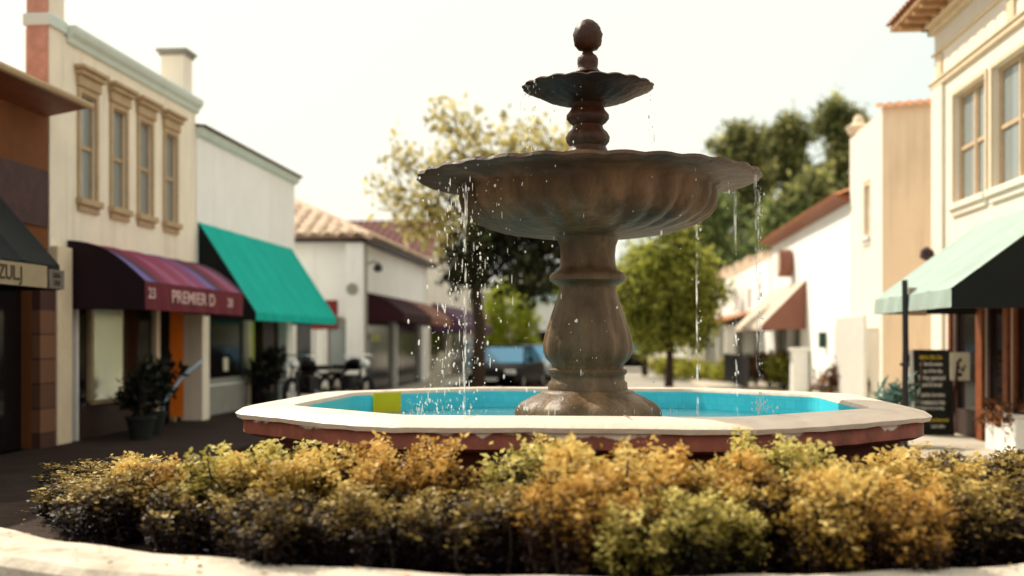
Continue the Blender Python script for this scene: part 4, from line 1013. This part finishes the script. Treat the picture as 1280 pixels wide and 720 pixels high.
# ================================================================== STREET THINGS
def iron_rail(name, label, c, Y0, Y1, h=1.0, m=M_BLACKMETAL, sp=.14, bar=.012, cat='railing'):
    L = lenY(Y0, Y1); t = thing(name, label, cat, (along(c, Y0), Y0, .14), ROT)
    mb = MB(); mb.box(-.02, .02, 0, L, h - .04, h); mb.build('rail', m, t); mb = MB(); mb.box(-.015, .015, 0, L, .1, .13); mb.build('rail', m, t)
    mb = MB(); n = int(L / sp)
    for k in range(n + 1): mb.box(-bar, bar, k * L / n - bar, k * L / n + bar, .13, h - .04)
    mb.build('baluster', m, t)
    return t
iron_rail('patio_railing', 'dark iron railing around the patio beneath the salmon awning', 4.05, 33.5, 40.5, 1.05)
iron_rail('slatted_gate', 'tall white slatted gate beside the narrow tower', 5.35, 24.2, 27.0, 2.05, M_WHITEPAINT, .19, .045, 'gate')
pp = thing('patio_pillar', 'short white pillar at the near end of the patio railing', 'pillar', (PX(999, 32.5), 32.5, .14), ROT)
q = MB(); q.box(-.22, .22, -.22, .22, 0, 1.2); q.build('shaft', M_WHITEPAINT, pp, bevel=.01); q = MB(); q.box(-.28, .28, -.28, .28, 1.202, 1.3); q.build('cap', M_WHITEPAINT, pp, bevel=.02)

def plant(name, label, loc, blobs, n, size, lm, seed, group=None, cat='plant', aspect=.5, csz=.06):
    t = thing(name, label, cat, loc, 0, group)
    r = np.random.default_rng(seed); pts, tn = blob_points(blobs, n, r, 7, csz, .2)
    pts = [p for p in pts]
    add_obj('foliage', leaf_mesh('foliage', lm, pts, size, aspect, .35, seed, tn), t)
    s = MB()
    for b in blobs:
        for _ in range(3):
            e = Vector(b[:3]) + Vector(r.normal(size=3)) * b[3] * .4; s.tube([(0, 0, 0), (e.x * .5, e.y * .5, e.z * .5), tuple(e)], [.02, .013, .006], 5)
    s.build('stem', M_BARK, t)
    return t
plant('flowering_bush', 'rusty red flowering bush by the wall of the white tile-eave building', (PX(1052, 27), 27, .14), [(0, 0, .6, .42), (.35, .1, .85, .3), (-.4, 0, .4, .35), (.7, 0, .35, .35)], 2600, .09, LM_RED, 31)
plant('flowering_bush', 'small rusty bush in front of the white slatted gate', (PX(1090, 25), 25, .14), [(0, 0, .5, .3), (.2, 0, .3, .28)], 1200, .08, LM_RED, 32)
for i, (px, Y) in enumerate([(845, 47), (872, 45), (897, 43), (918, 41.5), (858, 52), (830, 56)]):
    plant('roadside_bush', f'low yellow-green bush, {ORD[i]} planted of the clump along the porch', (PX(px, Y), Y, .14), [(0, 0, .3, .5), (.5, .2, .3, .4), (-.5, 0, .3, .4)], 1500, .12, LM_YELLOWP, 40 + i, 'yellow-green bushes along the porch')
for i, (px, Y, lb_) in enumerate([(945, 38.5, 'far leafy patio bush growing through the iron railing'), (962, 37, 'dense middle patio bush growing through the iron railing'), (980, 35, 'near patio bush growing through the iron railing beside the white pillar')]):
    plant('patio_bush', lb_, (PX(px, Y), Y, .14), [(0, 0, .5, .5), (.3, .3, .8, .4), (-.3, 0, .7, .4)], 2400, .1, [LM_DARKTREE, LM_RED, LM_GREEN][i], 60 + i, 'bushes behind the patio railing')

# signpost in front of the green awning
sp = thing('signpost', 'black signpost with a faded blank plate in front of the pale green awning', 'sign', (PX(1131, 15.7), 15.7, .0), 0)
q = MB(); q.tube([(0, 0, 0), (.0, 0, .3), (.01, 0, 1.6), (0, 0, 2.46)], [.05, .042, .04, .038], 10); q.lathe([(.07, 0), (.07, .18), (.045, .24)], 10); q.build('post', M_BLACKMETAL, sp, smooth=True)
q = MB(); q.box(.05, .29, -.012, .004, 1.98, 2.36); q.build('sign_plate', mat('faded_plate', (.42, .30, .20), .6), sp)
q = MB(); q.box(.03, .06, -.02, .02, 1.35, 1.45); q.box(-.05, .05, -.05, .05, 1.30, 1.34); q.build('bracket', M_BLACKMETAL, sp)
tx = text_mesh('P', .2, 'lettering', mat('faded_sign_ink', (.16, .11, .08), .7), sp, (.17, -.016, 2.17), (1, 0, 0), (0, 0, 1))
pot = thing('potted_plant', 'pale teal drooping plant in a dark pot beside the black signpost', 'plant', (PX(1112, 16.6), 16.6, .0), 0)
q = MB(); q.lathe([(.14, 0), (.2, .35), (.22, .4), (.19, .4)], 18); q.build('pot', M_DARKWOOD, pot, smooth=True)
r_ = np.random.default_rng(5); pts, tn = blob_points([(0, 0, .62, .28), (.15, 0, .85, .2)], 700, r_, 7, .05, .2)
add_obj('foliage', leaf_mesh('foliage', leafmat('teal_leaf', (.03, .06, .05), (.15, .3, .26), (.5, .62, .55), .3), pts, .16, .22, .2, 5, tn), pot)

# menu chalkboard
cb = thing('menu_board', 'tall chalkboard menu with rows of chalk writing standing on the sunlit pavement', 'menu board', (PX(1167, 18.4), 18.4, .14), R(-3))
wB = .58; hB = 1.33
q = MB(); q.box(-wB / 2, wB / 2, -.015, .015, .0, hB, Matrix.Rotation(R(-6), 3, 'X'), (0, 0, 0)); q.build('board', M_BOARD, cb)
q = MB(); rx = Matrix.Rotation(R(-6), 3, 'X')
q.box(-wB / 2 - .075, -wB / 2, -.03, .03, 0, hB + .02, rx, (0, 0, 0)); q.build('frame', M_WHITEPAINT, cb)
q = MB(); q.box(wB / 2, wB / 2 + .03, -.03, .03, 0, hB, rx, (0, 0, 0)); q.box(-wB / 2, wB / 2, -.03, .03, hB, hB + .03, rx, (0, 0, 0)); q.build('frame', M_DARKWOOD, cb)
q = MB(); rl = Matrix.Rotation(R(16), 3, 'X'); 
for x in (-wB / 2 + .02, wB / 2 - .02): q.box(x - .02, x + .02, .0, .03, 0, hB, rl, (x, .36, 0))
q.build('back_leg', M_DARKWOOD, cb)
lines = [('MENU DEL DIA', 1.235, .085, M_CHALKY), ('coffee & scones', 1.13, .09, M_CHALK), ('soup of the day', 1.02, .09, M_CHALK), ('Turkey pastrami', .91, .105, M_CHALK), ('salad & bread', .80, .095, M_CHALK), ('Quiche lorraine', .64, .10, M_CHALK), ('HOMEMADE PIES', .51, .085, M_CHALK), ('fresh every morning', .43, .07, M_CHALK), ('ice tea lemonade', .24, .08, M_CHALKY), ('iced coffee', .14, .08, M_CHALK)]
for t, z, s_, m_ in lines:
    o = rx @ Vector((0, -.019, z)); text_mesh(t, s_, 'lettering', m_, cb, (o.x - .01 + (.08 if z < .3 else 0), o.y, o.z), (1, 0, 0), rx @ Vector((0, 0, 1)), sx=.62)
pc = thing('paper_notice', 'white paper notice with dark blots pinned on the shop post by the chalkboard', 'notice', (PX(1200, 18.2), 18.2, PZ(458, 18.2)), R(-4))
q = MB(); q.box(-.15, .15, -.006, .006, -.22, .22); q.build('sheet', M_POSTER, pc)
q = MB(); 
for (x, z, s_) in ((.0, .1, .03), (-.03, -.02, .035), (.04, -.05, .03), (.0, -.13, .035), (.07, .0, .02)):
    q.lathe([(s_, 0), (s_ * .9, .002)], 8, c=(x, 0, 0)); 
    for i in range(len(q.v) - 16, len(q.v)): v = q.v[i]; q.v[i] = (v[0], -.008 - v[2], z + v[1])
q.build('print', M_BOARD, pc)
# white masonry planter by the wooden shopfront
pl = thing('flower_planter', 'white masonry planter holding rusty flowers beside the wooden shopfront', 'planter', (PX(1266, 15.5), 15.5, .14), ROT)
q = MB(); q.box(-.17, .17, -.6, .6, 0, .50); q.build('box', M_WHITE, pl, bevel=.02)
q = MB(); q.box(-.19, .19, -.63, .63, .502, .55); q.build('coping', M_WHITEPAINT, pl, bevel=.01)
r_ = np.random.default_rng(8); pts, tn = blob_points([(-.12, y, .50, .20) for y in (-.4, 0, .4)], 700, r_, 7, .05, .2)
add_obj('foliage', leaf_mesh('foliage', LM_RED, pts, .08, .5, .3, 8, tn), pl)
for i, (px, Y) in enumerate([(1232, 16.3), (1270, 15.2)]):
    pass

# things on the shaded side
op = thing('orange_banner', 'narrow orange cloth banner hanging beside the cream shop column', 'banner', (PX(221, 20.6), 20.6, .14), 0)
q = MB()
for k in range(10):
    z0, z1 = .15 + k * .21, .15 + (k + 1) * .21; w0, w1 = .02 * math.sin(k * .9), .02 * math.sin((k + 1) * .9)
    q.quad((-.12, w0, z0), (.12, w0 * .4, z0), (.12, w1 * .4, z1), (-.12, w1, z1))
q.build('cloth', M_ORANGE, op); q = MB(); q.tube([(-.14, 0, 2.26), (.14, 0, 2.26)], .012, 6); q.build('rod', M_BLACKMETAL, op)
bp_ = thing('leaning_pole', 'pale blue pole leaning against the cream shop column', 'pole', (PX(206, 19.6), 19.6, .14), 0)
q = MB(); q.tube([(0, 0, .48), (.19, .3, .86), (.42, .8, 1.16)], [.025, .03, .03], 8); q.tube([(0, 0, .48), (-.05, -.08, .0)], .012, 6); q.build('pole', M_BLUEPOLE, bp_, smooth=True)
def pot_plant(label, loc, h, lm, seed, potm=M_DARKWOOD, wid=.3, group=None, n=900, size=.14):
    potm = M_BOARD if potm is M_DARKWOOD else potm; t = thing('potted_plant', label, 'potted plant', loc, 0, group)
    q = MB(); q.lathe([(.15, 0), (.21, .30), (.235, .31), (.235, .36), (.20, .36), (.19, .33), (.02, .33)], 20); q.build('pot', potm, t, smooth=True)
    r = np.random.default_rng(seed); pts, tn = blob_points([(0, 0, h * .65, wid), (.12, 0, h * .85, wid * .7), (-.15, .05, h * .5, wid * .8)], n, r, 6, .05, .2)
    add_obj('foliage', leaf_mesh('foliage', lm, pts, size, .35, .3, seed, tn), t)
    q = MB(); 
    for k in range(4): q.tube([(0, 0, .3), (r.normal() * .08, r.normal() * .08, h * .6), (r.normal() * .15, r.normal() * .15, h * .85)], [.015, .01, .005], 5)
    q.build('stem', M_BARK, t)
    return t
pot_plant('feathery potted plant before the bright mirror-paned display window', (PX(176, 17.6), 17.6, .14), 1.15, LM_SHADE, 71, wid=.22, n=450)
0 and pot_plant('low potted plant beside the white post of the cream building', (PX(128, 16.4), 16.4, .14), .55, LM_SHADE, 72)
pot_plant('dark bushy potted plant beneath the striped purple awning', (PX(190, 18.6), 18.6, .14), 1.2, LM_SHADE, 73, M_DARKWOOD, .4)
pot_plant('potted plant at the doorway under the teal awning', (PX(335, 25.5), 25.5, .14), 1.35, LM_SHADE, 74, M_DARKWOOD, .4)
0 and pot_plant('clay potted shrub at the foot of the brown stone pier', (PX(55, 15.6), 15.6, .14), .7, LM_RED, 75, M_CLAY, .25)

# parked motorcycle
mc = thing('motorcycle', 'black motorcycle with chrome fittings parked before the white corner pier', 'motorcycle', (PX(440, 27.4), 27.4, .14), R(35))
for y in (-.68, .68):
    q = MB(); q.torus((0, y, .31), .26, .05, 'x', 28, 8); wh = q.build('wheel', M_TYRE, mc, smooth=True)
    q = MB(); q.torus((0, y, .31), .20, .015, 'x', 24, 6)
    for k in range(8): q.tube([(0, y, .31), (0, y + .2 * math.cos(k * PI / 4), .31 + .2 * math.sin(k * PI / 4))], .006, 4)
    q.build('rim', M_CHROME, wh)
q = MB(); q.tube([(0, .68, .31), (0, .1, .35), (0, -.25, .4), (0, -.42, .8)], .03, 8); q.tube([(0, -.42, .8), (0, .2, .72), (0, .6, .6)], .03, 8); q.tube([(.08, -.68, .31), (.08, -.45, .95)], .022, 8); q.tube([(-.08, -.68, .31), (-.08, -.45, .95)], .022, 8); q.build('frame', M_BLACKMETAL, mc, smooth=True)
q = MB(); q.lathe([(.02, -.3), (.13, -.2), (.17, 0), (.13, .2), (.03, .3)], 16); q.v = [(v[0], v[2] - .12, v[1] * .8 + .84) for v in q.v]; q.build('fuel_tank', M_CARBLACK, mc, smooth=True)
q = MB(); q.box(-.13, .13, .15, .75, .72, .82); q.build('seat', M_TYRE, mc, bevel=.04)
q = MB(); q.box(-.14, .14, -.15, .22, .28, .62); q.build('engine', M_BLACKMETAL, mc, bevel=.03)
q = MB(); q.tube([(-.36, -.28, 1.0), (-.18, -.42, 1.04), (.18, -.42, 1.04), (.36, -.28, 1.0)], .016, 8); hb = q.build('handlebar', M_CHROME, mc, smooth=True)
q = MB(); q.lathe([(.03, .12), (.09, .05), (.1, -.02)], 16); q.v = [(v[0], v[2] * -1 - .58 + .0, v[1] + .86) for v in q.v]; q.build('headlight', M_LENS, mc, smooth=True)
q = MB(); q.tube([(.15, -.05, .3), (.17, .3, .26), (.18, .85, .32)], [.03, .035, .045], 8); q.build('exhaust', M_CHROME, mc, smooth=True)
q = MB(); q.box(-.06, .06, .5, 1.0, .60, .66); q.build('rear_mudguard', M_CARBLACK, mc, bevel=.02)

mc.scale = (1.12, 1.12, 1.12)
copy_thing(mc, (PX(386, 26.6), 26.6, .14), R(-20), 'black motorcycle with chrome fittings standing nearer the teal awning', (1.12, 1.12, 1.12))
# pale tilted poster board and blue post up the shaded pavement
bd = thing('leaning_poster_board', 'pale poster board leaning outside the maroon awning', 'sign', (PX(541, 38), 38, .137), R(12))
q = MB(); q.box(-.25, .25, -.02, .02, 0, 1.15, Matrix.Rotation(R(24), 3, 'Y'), (0, 0, 0)); q.build('board', M_POSTER, bd)
q = MB(); q.tube([(.1, .02, .1), (.3, .5, 0)], .02, 6); q.tube([(-.1, .02, .1), (.0, .5, 0)], .02, 6); q.build('prop', M_DARKWOOD, bd)
bb = thing('blue_bollard', 'pale blue bollard outside the plum awning', 'bollard', (PX(586, 43), 43, .137), 0)
q = MB(); q.lathe([(.12, 0), (.12, .05), (.09, .08), (.085, 1.35), (.1, 1.38), (.1, 1.45), (.03, 1.52)], 16); q.build('post', M_BLUEPOLE, bb, smooth=True)
q = MB(); q.torus((0, 0, 1.2), .088, .012, 'z', 16, 6); q.build('band', M_WHITEPAINT, bb)

# ---------------------------------------------------------------- cars
def car(label, loc, rz, paint, group=None):
    t = thing('parked_car', label, 'car', loc, rz, group)
    # stations from front (-y) to rear: y, half width, z bottom, z belt
    st_ = [(-2.2, .60, .38, .58), (-2.12, .78, .26, .70), (-1.7, .88, .22, .80), (-1.0, .90, .20, .90), (-.3, .90, .20, .94), (.9, .90, .20, .96), (1.6, .89, .22, .97), (2.05, .84, .28, .93), (2.2, .72, .40, .82)]
    q = MB(); vs = []; m_ = 12
    for (y, w, zb, zt) in st_:
        sec = [(-w * .92, zb), (-w, zb + .12), (-w, (zb + zt) / 2), (-w * .97, zt - .08), (-w * .86, zt - .01), (-w * .4, zt + .02), (w * .4, zt + .02), (w * .86, zt - .01), (w * .97, zt - .08), (w, (zb + zt) / 2), (w, zb + .12), (w * .92, zb)]
        vs += [(x, y, z) for x, z in sec]
    fs = [(k * m_ + i, k * m_ + (i + 1) % m_, (k + 1) * m_ + (i + 1) % m_, (k + 1) * m_ + i) for k in range(len(st_) - 1) for i in range(m_)]
    fs += [tuple(range(m_)), tuple((len(st_) - 1) * m_ + i for i in range(m_))]
    q.add(vs, fs); q.build('body', paint, t, smooth=True, ang=45)
    # glasshouse
    gl = [(-1.05, .80, .90), (-.35, .66, 1.40), (.75, .66, 1.42), (1.55, .78, .96)]
    q = MB(); vs = []
    for (y, w, z) in gl:
        wb = .82
        vs += [(-wb, y, .90), (-w, y, max(z, .91)), (w, y, max(z, .91)), (wb, y, .90)]
    fs = [(k * 4 + i, k * 4 + (i + 1) % 4, (k + 1) * 4 + (i + 1) % 4, (k + 1) * 4 + i) for k in range(3) for i in range(4)]
    q.add(vs, fs); cab = q.build('windows', M_CARGLASS, t)
    q = MB(); q.box(-.62, .62, -.32, .72, 1.405, 1.45); q.build('roof', paint, t, bevel=.03)
    q = MB()
    for s in (-1, 1):
        q.tube([(s * .82, -1.02, .92), (s * .67, -.36, 1.41), (s * .67, .75, 1.42), (s * .79, 1.5, .97)], .028, 6); q.tube([(s * .825, .2, .92), (s * .67, .2, 1.41)], .03, 6)
    q.build('window_pillar', paint, t)
    for x in (-.83, .83):
        for y in (-1.4, 1.4):
            q = MB(); q.torus((x, y, .32), .22, .10, 'x', 28, 8); wh = q.build('wheel', M_TYRE, t, smooth=True)
            q = MB(); q.tube([(x - .07, y, .32), (x + .07, y, .32)], .20, 20); q.build('rim', M_GALV, wh, smooth=True)
    for x in (-.62, .62):
        q = MB(); q.box(x - .17, x + .17, -2.19, -2.0, .56, .70); q.build('headlight', M_LENS, t, bevel=.03)
        q = MB(); q.box(x - .17, x + .17, 2.05, 2.19, .66, .80); q.build('taillight', M_REDPANEL, t, bevel=.03)
        s = 1 if x > 0 else -1
        q = MB(); q.box(s * .90, s * 1.06, -.85, -.72, .95, 1.07) if s > 0 else q.box(-1.06, -.90, -.85, -.72, .95, 1.07); q.build('mirror', paint, t, bevel=.02)
    q = MB(); q.box(-.72, .72, -2.26, -2.1, .34, .47); q.build('bumper', paint, t, bevel=.03)
    q = MB(); q.box(-.38, .38, -2.215, -2.1, .50, .62); q.build('grille', M_BLACKMETAL, t)
    q = MB(); q.box(-.26, .26, -2.275, -2.262, .36, .46); q.build('number_plate', M_WHITEPAINT, t)
    return t
car('black car with a windscreen in reflected-sky blue parked on the shaded side of the street', (PX(634, 38.5), 38.5, .01), R(-14), M_CARBLACK)
car('silver-blue car parked behind the black car', (PX(672, 47), 47, .01), R(-10), M_CARGREY)
car('dark car parked far along the sunlit kerb', (PX(785, 62), 62, .01), R(175), M_CARBLACK)

# ================================================================== TREES
# sparse yellowing tree behind the fountain, shaded side
b = [(-.6, 0, 4.4, 1.1), (.9, .2, 4.2, 1.0), (1.9, 0, 3.4, 1.0), (.2, 0, 3.1, 1.0), (1.5, .4, 2.9, .8), (2.4, 0, 4.4, .8), (-1.0, 0, 3.4, .7), (2.2, 0, 5.6, .7)]
make_tree('street_tree', 'large dark-limbed tree with yellowing leaves behind the curtain of falling drops', 'tree', (PX(594, 33), 33, .1), [(0, 0, 0, .20), (.05, 0, 1.2, .16), (-.1, 0, 2.2, .14), (.1, 0, 3.2, .10)], [], b, 9000, .14, LM_SPARSE, M_BARK, 101) if False else None
r_ = np.random.default_rng(101)
tr1 = thing('street_tree', 'large spreading tree with golden sunlit top behind the falling drops', 'tree', (PX(597, 33), 33, .1), 0, 'street trees')
q = MB(); q.tube([(0, 0, 0), (.05, 0, 1.4), (-.08, .1, 2.6), (.15, .1, 3.8)], [.20, .15, .13, .09], 10)
tr1.scale = (1.12, 1.1, 1.32); trk = q.build('trunk', M_BARK, tr1, smooth=True); q = MB()
low = [(.2, 0, 3.1, .8), (1.2, .2, 3.0, .9), (2.0, .1, 3.4, .8), (1.4, -.3, 2.5, .6), (-.3, 0, 2.7, .6), (.6, .3, 3.9, .9), (1.7, .2, 4.1, .8)]
hi = [(-.9, 0, 4.6, .9), (.1, 0, 5.2, .9), (1.2, 0, 5.3, .8), (2.2, .2, 5.2, .8), (-1.6, .1, 3.9, .7), (-.6, 0, 5.9, .6), (-1.9, 0, 5.0, .6), (-2.3, 0, 4.3, .5), (-.7, 0, 3.5, .8), (.6, 0, 4.3, .8)]
for bb_ in low + hi:
    s = Vector((0, .1, rng.uniform(2.2, 3.6))); e_ = Vector(bb_[:3]); mid_ = s.lerp(e_, .5) + Vector((rng.uniform(-.2, .2), 0, .15)); q.tube([s, mid_, e_], [.06, .035, .012], 6)
    for _ in range(4):
        d = Vector((rng.gauss(0, 1), rng.gauss(0, 1), rng.gauss(0, 1))).normalized() * bb_[3] * .9; q.tube([mid_.lerp(e_, .7), e_ + d * .5, e_ + d], [.018, .012, .005], 4)
q.build('limb', M_BARK, trk, smooth=True)
p1, t1 = blob_points(low, 6500, r_, 9, .13); add_obj('crown', leaf_mesh('crown', LM_DARKTREE, p1, .17, .55, 0, 102, t1), tr1)
p1, t1 = blob_points(hi, 3600, r_, 7, .13, .1); add_obj('sparse_crown', leaf_mesh('crown', LM_SPARSE, p1, .17, .55, 0, 103, t1), tr1)  # pale top leaves and dark low ones hold sun and shade in colour

T2b = [(0, 0, 3.2, 1.0), (-.8, 0, 2.9, .8), (.8, 0, 3.0, .85), (0, 0, 4.3, .85), (-.6, .2, 3.9, .8), (.7, 0, 4.1, .75), (.2, 0, 5.0, .6), (-1.0, 0, 2.2, .6), (.9, 0, 2.2, .7), (0, -.2, 2.1, .7), (-.6, -.1, 1.7, .6), (.5, -.1, 1.6, .6), (1.3, 0, 3.0, .6), (-1.2, 0, 3.3, .5)]
make_tree('street_tree', 'rounded leafy green tree just past the fountain bowl on the sunlit side', 'tree', (PX(836, 38), 38, .1), [(0, 0, 0, .16), (.03, 0, 1.0, .12), (0, 0, 2.2, .10)], [], [(x * 1.12, y, z * 1.02, r__ * 1.05) for x, y, z, r__ in T2b], 12000, .15, LM_GREEN, M_BARK, 111, 'street trees', csz=.15)
make_tree('street_tree', 'bright bushy green tree glowing just behind the fountain neck', 'tree', (PX(806, 50), 50, .1), [(0, 0, 0, .14), (0, 0, .8, .12), (0, 0, 2.0, .1)], [], [(0, 0, 1.8, 1.0), (-.8, 0, 2.4, .8), (.9, 0, 2.2, .9), (0, 0, 3.4, 1.1), (.8, 0, 4.2, .9), (-.7, 0, 4.2, .8), (0, 0, 5.2, .8), (1.7, 0, 3.2, .8), (2.2, 0, 4.4, .8), (2.0, 0, 1.9, .8)], 11000, .2, LM_GREEN, M_BARK, 131, 'street trees', csz=.2)
T3 = [(0, 0, 3.3, 1.3), (1.2, 0, 3.6, 1.1), (-1.1, 0, 3.5, 1.0), (.3, 0, 4.8, 1.1), (1.5, 0, 4.9, .8), (-.6, 0, 4.6, .9)]
make_tree('street_tree', 'pale green tree behind the ragged parapet building', 'tree', (PX(925, 60) + 4, 66, .1), [(0, 0, 0, .2), (0, 0, 1.5, .16), (0, 0, 3, .12)], [], [(x * 1.6, y, z * 1.75, r__ * 1.6) for x, y, z, r__ in T3], 8000, .3, LM_PALE, M_BARKPALE, 121, 'street trees', csz=.3)
# tall dark trees on the skyline
def tall(label, px, Y, ytop, wpx, seed, lm=LM_EUC):
    H_ = PZ(ytop, Y); w = wpx / F * Y / 2; r = np.random.default_rng(seed); bl = []
    n = 22
    for k in range(n):
        t = .30 + .70 * k / (n - 1); q_ = w * (1.0 - .75 * max(0, t - .55) / .45)
        bl.append((r.uniform(-1, 1) * q_ * .75, r.uniform(-1, 1) * q_ * .5, H_ * t - w * .3, w * r.uniform(.20, .40), .85))
    bl.append((0, 0, H_ - w * .25, w * .24, .9)); bl.append((w * .35, 0, H_ - w * .55, w * .26, .9)); bl.append((-w * .4, 0, H_ - w * .6, w * .26, .9))
    return make_tree('skyline_tree', label, 'tree', (PX(px, Y), Y, 0), [(0, 0, 0, .45), (.2, 0, H_ * .3, .35), (0, 0, H_ * .55, .24), (0, 0, H_ * .7, .15)], [], bl, 12000, .34, lm, M_BARK, seed, 'tall trees on the skyline', csz=.30)
tall('tallest dark skyline tree rising beside the narrow tower building', 1050, 74, 124, 100, 201)
tall('dark skyline tree standing second from the narrow tower', 985, 78, 142, 110, 202)
tall('dark skyline tree nearest the fountain bowl', 925, 72, 152, 110, 203)
tall('shorter bushy tree below the tall skyline trees', 1010, 66, 215, 150, 204)
tall('pale sunlit tree beneath the edge of the fountain bowl', 890, 64, 240, 110, 205, LM_PALE)
tall('lime-green tree closing the view by the shaded trunk', 630, 95, 350, 110, 206, LM_LIME)
tall('lime-green tree seen just past the silver-blue car', 690, 105, 345, 120, 207, LM_LIME)
tall('broad green tree at the end of the street', 775, 100, 330, 130, 208, LM_GREEN)
tall('far dark tree behind the maroon-roofed building', 520, 80, 300, 110, 209, LM_PALE)
tall('distant tree over the low grey building', 575, 90, 330, 90, 210, LM_DARKTREE)
for i_, (px_, lb_) in enumerate(((621, 'slim lime-green tree in front of the low grey building'), (655, 'lime-green tree just past the low grey building'))):
    make_tree('street_tree', lb_, 'tree', (PX(px_, 58), 58, .1), [(0, 0, 0, .1), (0, 0, .8, .08), (0, 0, 1.8, .05)], [], [(0, 0, 1.6, .55), (.1, 0, 2.4, .6), (-.1, 0, 3.2, .55), (.3, 0, 1.2, .5), (0, 0, 3.8, .35)], 3500, .16, LM_LIME, M_BARK, 300 + i_, 'slim lime trees', csz=.14)
wd = []
r_ = np.random.default_rng(77)
for k in range(60): wd.append((r_.uniform(-75, 95), r_.uniform(150, 175), r_.uniform(1, 4.5), r_.uniform(3, 5)))
p1, t1 = blob_points(wd, 26000, r_, 9, 1.0); tag(add_obj('woods', leaf_mesh('woods', LM_PALE, p1, 1.3, .7, 0, 78, t1)), 'hazy green woods closing the end of the valley', 'woods', kind='stuff')

# ================================================================== SKY, SUN, CAMERA
SUN_EL, sun_dir = 44, Vector((-.62, .60, 0)).normalized()
sv = Vector((sun_dir.x * math.cos(R(SUN_EL)), sun_dir.y * math.cos(R(SUN_EL)), math.sin(R(SUN_EL))))
ld = bpy.data.lights.new('sun', 'SUN'); ld.energy = 5.0; ld.angle = R(.53); ld.color = (1, .90, .74)
lo = bpy.data.objects.new('sun', ld); col.objects.link(lo); lo.rotation_euler = (-sv).to_track_quat('-Z', 'Y').to_euler(); lo.location = (-20, 20, 30)
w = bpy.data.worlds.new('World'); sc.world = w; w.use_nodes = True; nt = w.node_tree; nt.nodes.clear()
out = nt.nodes.new('ShaderNodeOutputWorld'); bg = nt.nodes.new('ShaderNodeBackground'); sk = nt.nodes.new('ShaderNodeTexSky')
sk.sky_type = 'NISHITA'; sk.sun_disc = False; sk.sun_elevation = R(SUN_EL); sk.sun_rotation = math.atan2(sv.x, sv.y)
sk.air_density = 1.0; sk.dust_density = 6.0; sk.ozone_density = 1.0; sk.altitude = 0
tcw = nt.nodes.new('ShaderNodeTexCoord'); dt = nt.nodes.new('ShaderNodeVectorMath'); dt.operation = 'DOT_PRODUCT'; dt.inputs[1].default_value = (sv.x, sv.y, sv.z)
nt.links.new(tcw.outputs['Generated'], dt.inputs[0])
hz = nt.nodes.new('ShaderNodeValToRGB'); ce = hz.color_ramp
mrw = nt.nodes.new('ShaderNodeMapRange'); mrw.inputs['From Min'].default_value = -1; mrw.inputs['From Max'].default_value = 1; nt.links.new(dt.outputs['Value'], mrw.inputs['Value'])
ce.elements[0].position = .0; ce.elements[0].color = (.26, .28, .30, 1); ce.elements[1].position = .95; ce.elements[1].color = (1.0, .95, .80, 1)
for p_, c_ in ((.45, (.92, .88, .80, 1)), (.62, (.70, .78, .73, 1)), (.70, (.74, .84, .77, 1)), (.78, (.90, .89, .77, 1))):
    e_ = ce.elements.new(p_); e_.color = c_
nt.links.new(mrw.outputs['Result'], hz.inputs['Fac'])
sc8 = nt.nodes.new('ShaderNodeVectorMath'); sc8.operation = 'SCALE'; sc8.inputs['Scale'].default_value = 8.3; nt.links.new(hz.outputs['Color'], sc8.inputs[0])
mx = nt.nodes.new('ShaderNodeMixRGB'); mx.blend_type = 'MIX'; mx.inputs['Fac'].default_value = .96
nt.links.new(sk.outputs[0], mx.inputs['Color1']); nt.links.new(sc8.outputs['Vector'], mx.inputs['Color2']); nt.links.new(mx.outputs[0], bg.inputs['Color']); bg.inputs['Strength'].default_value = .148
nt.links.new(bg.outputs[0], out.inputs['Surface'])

cam = bpy.data.cameras.new('camera'); co_ = bpy.data.objects.new('camera', cam); col.objects.link(co_); sc.camera = co_
co_.location = (0, 0, EYE); co_.rotation_euler = (R(90), 0, 0)
cam.sensor_width = 36; cam.lens = 36 * F / 1280; cam.shift_y = (HY - 360) / 1280; cam.clip_end = 3000; cam.clip_start = .05
cam.dof.use_dof = True; cam.dof.focus_distance = 8.6; cam.dof.aperture_fstop = .8
sc.view_settings.view_transform = 'Standard'; sc.view_settings.look = 'None'; sc.view_settings.exposure = 0
